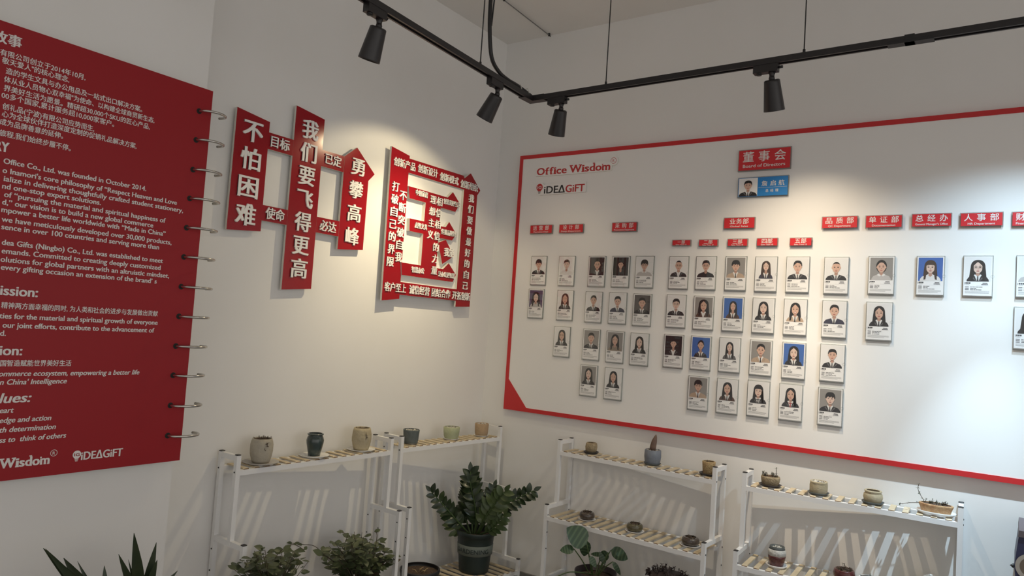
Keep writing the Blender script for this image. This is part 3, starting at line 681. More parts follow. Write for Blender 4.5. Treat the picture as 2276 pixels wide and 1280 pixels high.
PL = [((1642, 334.5), (1759.3, 324.5), (1638.8, 382.5), '董事会', 'Board of Directors', 'largest red acrylic plate at the top, reading Board of Directors', 0),
      ((1609, 483.8), (1678.8, 481.5), (1607.5, 510), '业务部', 'Global Sales', 'red acrylic plate reading Global Sales', 0),
      ((1494, 533), (1535.5, 532.6), (1492, 547.5), '一部', 'Sales Team ①', 'small red plate for sales team one, leftmost of five', 1),
      ((1553, 532), (1596, 531.2), (1551, 548.7), '二部', 'Sales Team ②', 'small red plate for sales team two', 1),
      ((1616.8, 530.5), (1662.5, 529.5), (1615, 548.9), '三部', 'Sales Team ③', 'small red plate for sales team three, middle of five', 1),
      ((1681.8, 528.8), (1729.5, 528), (1680, 548.4), '四部', 'Sales Team ④', 'small red plate for sales team four', 1),
      ((1755, 528), (1805.5, 527.3), (1753.5, 548.2), '五部', 'Sales Team ⑤', 'small red plate for sales team five, rightmost of five', 1),
      ((1178.8, 500.3), (1228, 498), (1177.3, 520.8), '运营部', 'Operation Dept', 'red plate with glare, leftmost of the department plates', 0),
      ((1243, 498.6), (1297, 496.5), (1241.7, 519), '设计部', 'Design Department', 'red acrylic plate reading Design Department', 0),
      ((1360.5, 494.5), (1416.3, 492.4), (1359, 516.4), '采购部', 'Procurement Department', 'red acrylic plate reading Procurement Department', 0),
      ((1826.7, 481.4), (1907.5, 478.6), (1825.5, 509.8), '品质部', 'QC Department', 'red acrylic plate reading QC Department', 0),
      ((1923.8, 478.8), (2006.7, 475.6), (1922.6, 508.6), '单证部', 'Documentation', 'red acrylic plate reading Documentation', 0),
      ((2026.4, 475.2), (2116.5, 472.4), (2025.3, 506.4), '总经办', "General Manager's Office", "red acrylic plate reading General Manager's Office", 0),
      ((2133.9, 473), (2231, 470), (2132.8, 505.6), '人事部', 'HR Department', 'red acrylic plate reading HR Department', 0),
      ((2248.7, 470.4), (2352, 467), (2247.6, 505), '财务部', 'Finance Department', 'red plate cut off by the right edge of the photo', 0)]
for tl, tr, bl, zh, en, lb, sm in PL: plate(tl, tr, bl, zh, en, lb, small=bool(sm))
plate((1640.8, 395.5), (1753.8, 388), (1638, 440.5), '詹启航', '总经理', 'blue acrylic plate with a suited man in its photo', blue=True)

def A_(bg, hair, cloth, sh=1, **k): return dict(bg=bg, hair=hair, cloth=cloth, sh=sh, **k)
CARDS = [
 ('under the leftmost plate', [(1181.7, 568.8, 'a dark-haired man in glare', A_('white', 'fringe', 'suit')), (1175.5, 641.5, 'a woman on violet grey', A_('violet', 'wavy', 'pale', 0, m=0, pale=1))]),
 ('below Design Department', [(1243, 568.8, 'a man faded by glare', A_('white', 'short', 'white', 0, brown=1, pale=1)), (1239.3, 644.5, 'a long-haired woman in glare', A_('white', 'long', 'suit', m=0, brown=1)), (1232.2, 724.6, 'a woman with glasses', A_('white', 'long', 'suit', m=0, glasses=1))]),
 ('in the left procurement column', [(1309, 568.8, 'a man on black', A_('black', 'buzz', 'suit', glasses=1, tie=0, dx=.04)), (1301.7, 647.5, 'a man on white', A_('white', 'side', 'suit', s=.95)), (1296.6, 730, 'a man on grey', A_('grey', 'short', 'suit')), (1290.7, 809.2, 'a woman on grey', A_('grey', 'long', 'suit', m=0, pale=1))]),
 ('in the middle procurement column', [(1361.3, 568.8, 'a man in black', A_('black', 'short', 'suit', 0, s=.85)), (1354.5, 649.2, 'a man on white', A_('white', 'short', 'navy')), (1348.6, 734.4, 'a woman in tan', A_('grey', 'long', 'tan', 0, m=0)), (1344.7, 815.5, 'a woman with long black hair', A_('white', 'long', 'suit', m=0))]),
 ('in the right procurement column', [(1413.3, 568.8, 'a man in an open white shirt', A_('white', 'fringe', 'pale', 0, collar=1, glasses=1)), (1408, 652.2, 'a man on dark grey', A_('dark', 'short', 'suit')), (1402, 738.9, 'a woman on white', A_('white', 'long', 'suit', m=0, pale=1))]),
 ('below sales team one', [(1488.2, 569.2, 'a crop-haired man with glasses', A_('white', 'buzz', 'suit', tie=0, glasses=1)), (1482.4, 654.1, 'a man with glasses and tie', A_('white', 'short', 'suit', glasses=1, pale=1)), (1476.5, 741.8, 'a man on black', A_('black', 'short', 'suit', tie=0, s=.85))]),
 ('below sales team two', [(1547.7, 569.2, 'a man in a black shirt', A_('white', 'short', 'suit', 0, glasses=1)), (1542.5, 656.9, 'a woman on grey', A_('grey', 'wavy', 'brown', m=0, tie=0)), (1536.3, 745.2, 'a woman on blue', A_('blue', 'tied', 'suit', m=0, s=.85)), (1530.5, 833.6, 'a man in beige', A_('grey', 'fringe', 'beige', glasses=1))]),
 ('below sales team three', [(1613, 569.2, 'a man in beige', A_('grey', 'fringe', 'beige')), (1606.8, 658.6, 'a woman on blue', A_('blue', 'long', 'brown', m=0, s=.85)), (1599.3, 748.7, 'a woman in grey', A_('white', 'long', 'greysuit', m=0, s=.85, pale=1)), (1594.1, 839.1, 'a woman in dark brown', A_('white', 'long', 'brown', m=0))]),
 ('below sales team four', [(1679, 569.9, 'a wavy-haired woman in navy', A_('white', 'wavy', 'navy', m=0, s=.85, pale=1, brown=1)), (1673.2, 661, 'a pale woman in black', A_('white', 'long', 'suit', m=0, pale=1)), (1667.4, 753.8, 'a man in beige', A_('grey', 'side', 'beige')), (1661.9, 843.9, 'a woman with fringe and bow', A_('white', 'fringe_long', 'suit', m=0, bow=1, pale=1))]),
 ('below sales team five', [(1748.2, 569.9, 'a man in black', A_('white', 'side', 'suit')), (1742.7, 663.4, 'a smiling woman in beige', A_('white', 'long', 'beige', m=0, smile=1)), (1739.2, 759, 'a woman on blue', A_('blue', 'long', 'suit', m=0, pale=1)), (1732.4, 850.8, 'a woman with a red bow', A_('white', 'long', 'suit', m=0, tie='red', bow=1))]),
 ('below QC Department', [(1832.4, 570.9, 'a crop-haired man', A_('white', 'buzz', 'suit')), (1828, 666.8, 'a man with side-swept hair', A_('white', 'side', 'navy')), (1823.5, 763.1, 'a short-haired man', A_('white', 'short', 'suit', s=.95)), (1818.7, 859.4, 'a man on grey', A_('grey', 'fringe', 'suit', pale=1))]),
 ('below Documentation', [(1930.8, 568.8, 'a woman in a pale shirt', A_('grey', 'tied', 'pale', 0, m=0, collar=1)), (1925.7, 670.1, 'a long-haired woman in black', A_('white', 'long', 'suit', m=0))]),
 ("below General Manager's Office", [(2037.7, 568.6, 'a woman in white on blue', A_('blue', 'fringe_long', 'white', 0, m=0, brown=1, pale=1))]),
 ('below HR Department', [(2141.2, 568, 'a woman with glasses', A_('white', 'wavy', 'suit', m=0, glasses=1, pale=1))]),
 ('at the right photo edge', [(2259, 567.4, 'a dark-haired person in pale clothes', A_('white', 'short', 'pale', 0, collar=1)), (2253.4, 681.3, 'a long-haired woman', A_('white', 'wavy', 'suit', m=0))]),
]
for place, lst in CARDS:
    for i, (px, py, who, at) in enumerate(lst): card(px, py, place, i, who, at)

# ------------------------------------------------------------------ white metal plant racks with bamboo slats
BACK, FRONT, DROP = .040, (.160, .256, .365), (0, .352, .752)
SHELF = .056                  # slat tops below the top of the post in front of them
def rack(label, p, q, H, shelves):
    """p, q: floor points under the left and right front posts of the top tier"""
    p, q = Vector((*p, 0)), Vector((*q, 0)); d = (q-p).normalized(); L = (q-p).length; out = Vector((d.y, -d.x, 0))
    loc = p-out*FRONT[0]; TOPS = [H-x for x in DROP]
    t = thing('plant_rack', label, 'rack', loc, math.atan2(d.y, d.x), 'white metal plant racks'); w = .020
    for x, s in ((0, -1), (L, 1)):
        m = MB()
        def post(y, za, zb): m.bar((x, -y, za), (x, -y, zb), w, w, WHITEM, (1, 0, 0))
        def cross(z, ya, yb): m.bar((x, -ya, z), (x, -yb, z), w-.0016, .022, WHITEM, (1, 0, 0))
        post(BACK, TOPS[0], 0); post(FRONT[0], TOPS[0], TOPS[1]-.02); cross(TOPS[0]-.012, BACK, FRONT[0])
        cross(TOPS[1]-.012, BACK, FRONT[1]); post(FRONT[1], TOPS[1], TOPS[2]-.02)
        cross(TOPS[2]-.012, BACK, FRONT[2]); post(FRONT[2], TOPS[2], 0)
        m.build('side_frame', t)
        for y, z in ((BACK, TOPS[0]), (FRONT[0], TOPS[0]), (FRONT[1], TOPS[1]), (FRONT[2], TOPS[2])):
            m = MB(); m.bevbox(x-.0105, x+.0105, -y-.0105, -y+.0105, z-.001, z+.004, .003, BLACKP); m.build('end_cap', t)
        m = MB()
        for y, zs in ((FRONT[0], (TOPS[0]-.070,)), (FRONT[1], (TOPS[1]-.055, TOPS[1]-.15, TOPS[1]-.24)), (BACK, (TOPS[0]-.070, TOPS[1]-.06, TOPS[1]-.15))):
            for z in zs:
                for sx in (1, -1): m.lathe([(.0036, 0), (.0036, .0016), (0, .003)], BLACKP, 10, (x+sx*.0101, -y, z), axis=(sx, 0, 0))
        m.build('bolts', t)
    for k in shelves:
        z = TOPS[k]-SHELF-.029; f = FRONT[k]
        for y in (f, BACK):
            m = MB(); m.bar((.010, -y, z+.012), (L-.010, -y, z+.012), .020, .022, WHITEM, (0, 1, 0)); m.build('rail', t)
        m = MB(); n = round(L/.0540); pt = (L-.03)/n
        for i in range(n):
            x = .015+pt*(i+.5); a, b = -f-.004, -BACK+.006; z0, z1 = z+.023, z+.029
            m.hexa([(x-.0125, a, z0), (x+.0125, a, z0), (x+.0125, b, z0), (x-.0125, b, z0), (x-.0115, a+.006, z1), (x+.0115, a+.006, z1), (x+.0115, b-.006, z1), (x-.0115, b-.006, z1)], WOOD)
            m.box(x-.0125, x+.0125, a-.0006, a+.0002, z0-.0005, z0+.0035, WOODD)
        m.build('slatted_shelf', t)
    return t
HA, HB = .957, .945
SA = [HA-x-SHELF for x in DROP]; SB = [HB-x-SHELF for x in DROP]      # heights of the slat tops, left wall and right wall racks
rack('white plant rack under the slogan signs with three tall pots on top', (.142, -1.875), (.173, -.995), HA, (0, 2))
rack('white plant rack in the corner with grey, green and tan pots on top', (.161, -.905), (.217, -.091), HA, (0, 2))
rack('white plant rack in the middle with three dark glazed bowls on its second shelf', (.676, -.134), (1.597, -.168), HB, (0, 1, 2))
rack('white plant rack under the bright right part of the staff board', (1.746, -.174), (2.635, -.134), HB, (0, 1, 2))

# ------------------------------------------------------------------ pots and saucers
def pmat(n, c, c2=None, rough=.6, bump=.3, scale=30, coat=0): return mat(n, c, rough, var=c2, scale=scale, bump=bump, bscale=scale*2.5, coat=coat)
def put_left(px, py, x, tier): w = on_left(px, py, x); return Vector((x, w.y, SA[tier]))
def put_right(px, py, y, tier): w = on_right(px, py, y); return Vector((w.x, -y, SB[tier]))
PS = [1, 1]             # size of the next pot and of its saucer
def saucer(label, at, r, m_, h=.010, square=0, sx=1, rz=0, lip=1.18, grp='saucers under small pots'):
    o = MB(); o.lathe([(0, 0), (r*.72, 0), (r*.80, .002), (r, h), (r*1.0-.003, h+.001), (r*.80, .005), (0, .0045)], m_, 36, square=square, sx=sx)
    q = o.build('saucer', None, at); q.rotation_euler = (0, 0, rz); q.scale = (PS[1],)*3; return tag(q, label, 'saucer', grp)
def pot(label, at, prof, m_, fill=None, fz=.88, n=36, square=0, sx=1, wob=0, rz=0, group=None, name='plant_pot', thick=.006, cat='pot', extra=None):
    """prof: (radius, height) from the base to the rim; the inside follows it"""
    t = thing(name, label, cat, at, rz, group); t.scale = (PS[0],)*3
    top = prof[-1][1]
    inner = [(max(.002, r-thick), z) for r, z in prof[::-1] if z > top*.55]
    m = MB(); m.lathe([(0, 0)]+list(prof)+inner+[(0, top*.55)], m_, n, square=square, sx=sx, wob=wob, seed=len(label)); m.build('pot_body', t)
    if fill:
        z = top*fz
        r = next(((b[0]+(a[0]-b[0])*((b[1]-z)/max(1e-6, b[1]-a[1]))) for a, b in zip(prof, prof[1:]) if a[1] <= z <= b[1]), prof[-1][0])-thick*.6
        m = MB(); vs = []; k = 5; nn = 24; rnd = random.Random(len(label))
        m.add([(0, 0, z+.004)]+[(r*i/k*math.cos(2*math.pi*j/nn)*sx*(1 if not square else 1.05), r*i/k*math.sin(2*math.pi*j/nn)*(1 if not square else 1.05), z+rnd.uniform(-.002, .004)*(i < k)) for i in range(1, k+1) for j in range(nn)],
              [(0, 1+j, 1+(j+1) % nn) for j in range(nn)]+[(1+(i-1)*nn+j, 1+i*nn+j, 1+i*nn+(j+1) % nn, 1+(i-1)*nn+(j+1) % nn) for i in range(1, k) for j in range(nn)], fill, True)
        m.build('soil', t)
        if fill is GRAVEL:
            m = MB()
            for i in range(34):
                a, q = rnd.uniform(0, 6.28), r*math.sqrt(rnd.random())*.92; s = rnd.uniform(.0025, .0055)
                m.lathe([(0, -s*.6), (s, 0), (s*.6, s*.5), (0, s*.7)], (FOAM if rnd.random() < .75 else BASEM), 7, (q*math.cos(a)*sx, q*math.sin(a), z+.003))
            m.build('pebbles', t)
    if extra: extra(t, prof, top*fz)
    return t
def succulents(n, hgt, m_, spread=.75, seed=1, sx=1, sprigs=()):
    def f(t, prof, z):
        rnd = random.Random(seed); r = prof[-1][0]*spread; m = MB()
        for i in range(n):
            a, q = rnd.uniform(0, 6.28), r*math.sqrt(rnd.random()); b = Vector((q*math.cos(a)*sx, q*math.sin(a), z))
            k = b+Vector((rnd.uniform(-.3, .3), rnd.uniform(-.3, .3), 1))*hgt*rnd.uniform(.5, 1.1)
            m.tube([b, (b+k)/2+Vector((rnd.uniform(-.2, .2)*hgt, 0, 0)), k], [.0016, .0013, .001], STEM, 5)
            for j in range(5):
                aa = rnd.uniform(0, 6.28); d = Vector((math.cos(aa), math.sin(aa), rnd.uniform(-.1, .9)))
                m.leaf(b+(k-b)*rnd.uniform(.35, 1), d, (0, 0, 1), rnd.uniform(.35, .6)*hgt, .22*hgt, m_, n=3)
        m.build('succulent', t)
        for pts in sprigs:
            m = MB(); m.tube([Vector(p)+Vector((0, 0, z)) for p in pts], .0016, STEM, 5)
            for p in pts[1:]:
                for j in range(4):
                    aa = rnd.uniform(0, 6.28); m.leaf(Vector(p)+Vector((0, 0, z)), (math.cos(aa), math.sin(aa), rnd.uniform(-.3, .8)), (0, 0, 1), .016, .006, m_, n=3)
            m.build('sprig', t)
    return f
CREAM = pmat('pot_cream', (.40, .34, .22), (.45, .39, .27), .75, .35, 28)
CREAMW = pmat('pot_cream_washed', (.43, .39, .31), (.37, .34, .28), .75, .35, 22)
TEAL = mat('pot_teal_glaze', (.026, .042, .040), .22, var=(.034, .054, .051), scale=12, coat=.4)
GREYB = pmat('pot_grey_blue', (.105, .125, .122), (.13, .15, .145), .75, .25)
GREENP = pmat('pot_pale_green', (.37, .40, .24), (.41, .44, .29), .5, .25)
TANP = pmat('pot_tan', (.42, .29, .17), (.36, .26, .16), .7, .35)
SLATE = pmat('pot_slate_blue', (.15, .17, .21), (.18, .20, .23), .55, .15)
BASKET = pmat('pot_basket', (.44, .32, .16), (.34, .23, .11), .7, .6, 60)
STONE = pmat('pot_stone', (.36, .29, .18), (.26, .20, .12), .8, .6, 50)
OLIVE = mat('glaze_olive', (.055, .046, .016), .14, var=(.085, .070, .030), scale=40, bump=.5, bscale=70, coat=.7)
BROWNG = mat('glaze_brown', (.040, .026, .018), .14, var=(.06, .042, .03), scale=40, bump=.5, bscale=70, coat=.7)
TERRA = pmat('pot_terracotta', (.42, .22, .10), (.52, .34, .18), .75, .5, 45)
MAROON = mat('glaze_maroon', (.070, .012, .012), .25, var=(.095, .020, .018), scale=40, bump=.3, bscale=60, coat=.4)
PORC = mat('porcelain', (.78, .77, .75), .25); PORCG = mat('saucer_grey', (.46, .44, .42), .4)
DARKS = mat('saucer_dark', (.030, .026, .026), .4); DARKG = mat('saucer_slate', (.075, .085, .085), .5)

def bulge(r0, r1, r2, h, n=9, rim=0):
    out = []
    for i in range(n):
        u = i/(n-1); r = r0*(1-u)**2+2*(2*r1-.5*(r0+r2))*u*(1-u)+r2*u*u; out.append((r, h*u))
    if rim: out = out[:-1]+[(out[-1][0], h-.012), (out[-1][0]+rim, h-.008), (out[-1][0]+rim, h-.001), (out[-1][0]+rim*.5, h)]
    return out
def lift(p, z=.005): return (p.x, p.y, p.z+z*PS[1])
# rack under the slogan signs
PS[:] = 0.72, 0.83; p = put_left(580, 1014, .098, 0)
saucer('grey white saucer under the cream jar with dry rosettes', p, .094, PORCG)
pot('cream jar with dry brown rosettes spilling over the rim, leftmost on its rack', lift(p), bulge(.050, .068, .058, .146), CREAMW, SOIL, .95, wob=.04, cat='pot', extra=succulents(16, .020, DRY, .9, 3, sprigs=[[(.045, -.02, 0), (.060, -.022, -.02), (.064, -.024, -.055)], [(.05, -.01, 0), (.066, -.012, -.015), (.07, -.012, -.035)]]))
PS[:] = 0.76, 0.8; p = put_left(699, 998, .102, 0)
saucer('white saucer under the dark teal jar', p, .090, PORC)
pot('dark teal glazed jar with narrow neck on the slogan wall rack', lift(p), [(.036, 0), (.042, .03), (.052, .075), (.054, .095), (.048, .115), (.043, .122), (.044, .126), (.050, .129), (.050, .134), (.046, .136)], TEAL, SOIL, .78, cat='pot')
PS[:] = 0.77, 0.8; p = put_left(803, 985, .108, 0)
saucer('white saucer under the straight beige jar', p, .090, PORC)
pot('beige jar with a dried vine on its side, rightmost on its rack', lift(p), bulge(.047, .063, .053, .142), CREAM, SOIL, .95, wob=.03, cat='pot', extra=succulents(8, .012, DRY, .9, 5, sprigs=[[(.048, -.015, 0), (.060, -.02, -.03), (.064, -.02, -.05), (.058, -.02, -.062)]]))
# rack in the corner
PS[:] = 0.8, 0.82; p = put_left(913, 979, .113, 0)
saucer('pale saucer under the grey blue pot', p, .046, PORCG, .008)
pot('short grey blue pot topped with pale gravel on the corner rack', lift(p), [(.046, 0), (.050, .02), (.056, .085), (.057, .090), (.054, .092)], GREYB, GRAVEL, .92, cat='pot')
PS[:] = 0.8, 0.82; p = put_left(1003, 966, .135, 0)
saucer('white saucer under the pale green pot', p, .058, PORC, .008)
pot('pale green pot topped with white pebbles in the corner', lift(p), [(.042, 0), (.050, .018), (.054, .05), (.055, .082), (.052, .085)], GREENP, GRAVEL, .92, square=.6, cat='pot')
PS[:] = 0.8, 0.82; p = put_left(1070, 960, .158, 0)
saucer('pale saucer under the tan pot', p, .056, PORC, .008)
pot('tan pot topped with white pebbles nearest the wall corner', lift(p), [(.044, 0), (.050, .02), (.053, .085), (.051, .090)], TANP, GRAVEL, .92, cat='pot')
# middle rack, top shelf
PS[:] = 0.95, 0.95; p = put_right(1314, 1000, .080, 0)
saucer('dark saucer under the carved stone pot', p, .044, DARKS, .012, square=.6)
pot('small carved stone pot at the left of the middle rack top', lift(p), [(.022, 0), (.030, .012), (.033, .035), (.030, .055), (.026, .060)], STONE, SOIL, .9, square=1.0, cat='pot')
PS[:] = 0.88, 0.88; p = put_right(1450, 1025, .092, 0)
saucer('dark slate saucer under the blue grey pot', p, .053, DARKG, .012)
def finger(t, prof, z):
    m = MB(); pts = [(-.004, 0, z-.004), (.000, 0, z+.03), (.006, 0, z+.06), (.012, 0, z+.085), (.015, 0, z+.100)]
    m.tube(pts, [.019, .0185, .0155, .009, .002], mat('cactus_brown', (.17, .105, .075), .7, var=(.13, .08, .06), scale=40, bump=.3, bscale=60), 14); m.build('cactus', t)
pot('blue grey pot with a pointed brown cactus on the middle rack', lift(p), [(.040, 0), (.046, .01), (.051, .045), (.049, .084), (.046, .086)], SLATE, GRAVEL, .92, cat='pot', extra=finger)
PS[:] = 0.82, 0.84; p = put_right(1575, 1043, .106, 0)
saucer('black saucer under the woven basket pot', p, .054, DARKS, .014, square=.8)
pot('woven basket pot with a tiny sprout, right end of the middle rack top', lift(p), [(.030, 0), (.035, .008), (.039, .06), (.041, .078), (.038, .081)], BASKET, SOIL, .9, cat='pot', extra=succulents(3, .014, LEAFD, .3, 2))
# middle rack, second shelf: three glazed bowls
for px, py, dy, mm, w, sl, pl, sd in ((1305, 1143, .145, BROWNG, .98, 'white saucer under the left dark glazed bowl', 'dark brown glazed bowl of dry sprigs, left on the middle rack second shelf', 4),
                              (1411, 1168, .155, OLIVE, 1.0, 'white saucer under the olive glazed bowl', 'olive glazed bowl between the two brown ones on the second shelf', 6),
                              (1535, 1194, .17, BROWNG, 1.02, 'white saucer under the right dark glazed bowl', 'dark brown glazed bowl of dry leaves beside the rack post', 8)):
    PS[:] = 0.87, 0.88; p = put_right(px, py, dy, 1)
    saucer(sl, p, .058*w, PORC, .008)
    pot(pl, lift(p), [(.034*w, 0), (.046*w, .008), (.051*w, .022), (.047*w, .038), (.040*w, .045), (.036*w, .046)], mm, SOIL, .85, wob=.03, cat='bowl', name='glazed_bowl', extra=succulents(15, .016, DRY, .85, sd))
# right rack, top shelf
PS[:] = 0.9, 0.9; p = put_right(1712, 1071, .112, 0)
saucer('dark saucer under the oval stone pot of sprigs', p, .050, DARKS, .012, square=.8, sx=1.15)
pot('rough stone pot with leggy sprigs, leftmost on the right rack', lift(p), [(.030, 0), (.038, .008), (.043, .04), (.041, .050)], STONE, SOIL, .95, sx=1.15, wob=.05, cat='pot', extra=succulents(18, .022, LEAFD, .9, 11, 1.15, sprigs=[[(.025, 0, 0), (.030, 0, .02), (.028, 0, .045)]]))
PS[:] = 0.88, 0.9; p = put_right(1819, 1092, .104, 0)
saucer('dark grey saucer under the cream beaded pot', p, .049, DARKG, .013, square=.8, sx=1.05)
pot('cream pot with beaded rim, second from left on the right rack', lift(p), [(.036, 0), (.043, .01), (.044, .045), (.042, .058), (.044, .062), (.041, .066)], CREAM, GRAVEL, .9, square=.4, wob=.03, cat='pot')
PS[:] = 0.86, 0.88; p = put_right(1940, 1112, .098, 0)
saucer('slate saucer under the round cream pot', p, .050, DARKG, .013, square=.8, sx=1.05)
pot('round cream pot with a scalloped collar on the right rack', lift(p), [(.032, 0), (.042, .01), (.047, .03), (.044, .048), (.037, .055), (.043, .060), (.040, .066), (.036, .064)], CREAM, SOIL, .88, wob=.03, cat='pot')
PS[:] = 0.77, 0.77; p = put_right(2080, 1136, .088, 0)
saucer('white oval dish under the terracotta trough', p, .070, PORC, .020, sx=1.5)
pot('oval terracotta trough with two long bare branches', lift(p), [(.040, 0), (.044, .006), (.048, .03), (.052, .045), (.053, .052), (.050, .055)], TERRA, SOIL, .92, sx=1.62, wob=.03, cat='pot', extra=succulents(26, .020, LEAFD, .9, 13, 1.6, sprigs=[
    [(-.055, 0, 0), (-.065, .0, .02), (-.085, 0, .05), (-.092, 0, .075), (-.088, 0, .098)], [(-.055, -.01, 0), (-.09, -.012, -.004), (-.13, -.015, -.012), (-.165, -.015, -.024), (-.180, -.015, -.028)]]))
# right rack, second shelf
PS[:] = 0.83, 0.84; p = put_right(1726, 1246, .180, 1)
saucer('white saucer under the frosted brown pot', p, .058, PORC, .016)
FROST = mat('pot_frost_glaze', (.40, .40, .38), .5, var=(.55, .54, .51), scale=60, bump=.4, bscale=90)
t = pot('brown pot with a frosted white shoulder and pebbles on the right rack', lift(p), [(.034, 0), (.040, .02), (.047, .05), (.049, .062)], MAROON, cat='pot')
m = MB(); m.lathe([(.049, .062), (.049, .078), (.044, .096)], FROST, 36); m.build('shoulder_glaze', t)
m = MB(); m.lathe([(.044, .096), (.040, .101), (.041, .110), (.037, .112), (.034, .104), (.030, .102), (0, .103)], DARKG, 36); m.build('rim', t)
m = MB(); rnd = random.Random(4)
for i in range(26):
    a, q, s = rnd.uniform(0, 6.28), .028*math.sqrt(rnd.random()), rnd.uniform(.003, .006); m.lathe([(0, -s), (s, 0), (0, s*.8)], FOAM, 7, (q*math.cos(a), q*math.sin(a), .106))
m.build('pebbles', t)
PS[:] = 0.8, 0.84; p = put_right(1876, 1278, .172, 1)
saucer('white saucer under the maroon bowl', p, .062, PORC, .016)
pot('maroon glazed bowl with dark sprigs on the right rack', lift(p), [(.042, 0), (.052, .02), (.057, .045), (.052, .064), (.048, .068)], MAROON, SOIL, .95, cat='bowl', name='glazed_bowl', extra=succulents(26, .018, DRY, .92, 21, sprigs=[[(.0, 0, 0), (.002, 0, .018), (-.002, 0, .034)]]))
PS[:] = 0.9, 0.9; p = put_right(1937, 1300, .125, 1)
pot('low white dish of green succulents beside the maroon bowl', (p.x, p.y, SB[1]), [(.040, 0), (.052, .014), (.060, .030), (.061, .034), (.058, .035)], PORC, SOIL, .9, cat='dish', name='planter_dish', extra=succulents(20, .016, LEAFM, .85, 31))
PS[:] = 1, 1; p = put_right(2068, 1318, .125, 1)
def spiny(t, prof, z):
    m = MB(); m.lathe([(.030, z-.005), (.036, z+.012), (.030, z+.032), (.015, z+.042), (0, z+.045)], mat('cactus_pale', (.42, .40, .33), .8, var=(.16, .14, .10), scale=140, detail=1), 20); m.build('cactus', t)
    m = MB(); rnd = random.Random(9)
    for i in range(90):
        a, e = rnd.uniform(0, 6.28), math.radians(rnd.uniform(5, 90)); d = Vector((math.cos(a)*math.cos(e), math.sin(a)*math.cos(e), math.sin(e))); b = Vector((0, 0, z+.010))+d*.034; m.tube([b, b+d*.008], [.0009, .0003], PORC, 4)
    m.build('spines', t)
pot('small pot with a pale speckled cactus, right end of the second shelf', (p.x, p.y, SB[1]), [(.034, 0), (.042, .02), (.044, .058), (.041, .060)], CREAM, SOIL, .9, cat='pot', extra=spiny)

# ------------------------------------------------------------------ larger plants
PS[:] = 1, 1
def seg(P, k=5):
    out = []; P = [Vector(p) for p in P]; P = [P[0]*2-P[1]]+P+[P[-1]*2-P[-2]]
    for i in range(1, len(P)-2):
        for j in range(k):
            u = j/k; a, b, c, d = P[i-1:i+3]; out.append(.5*((2*b)+(c-a)*u+(2*a-5*b+4*c-d)*u*u+(3*b-a-3*c+d)*u**3))
    return out+[P[-2]]
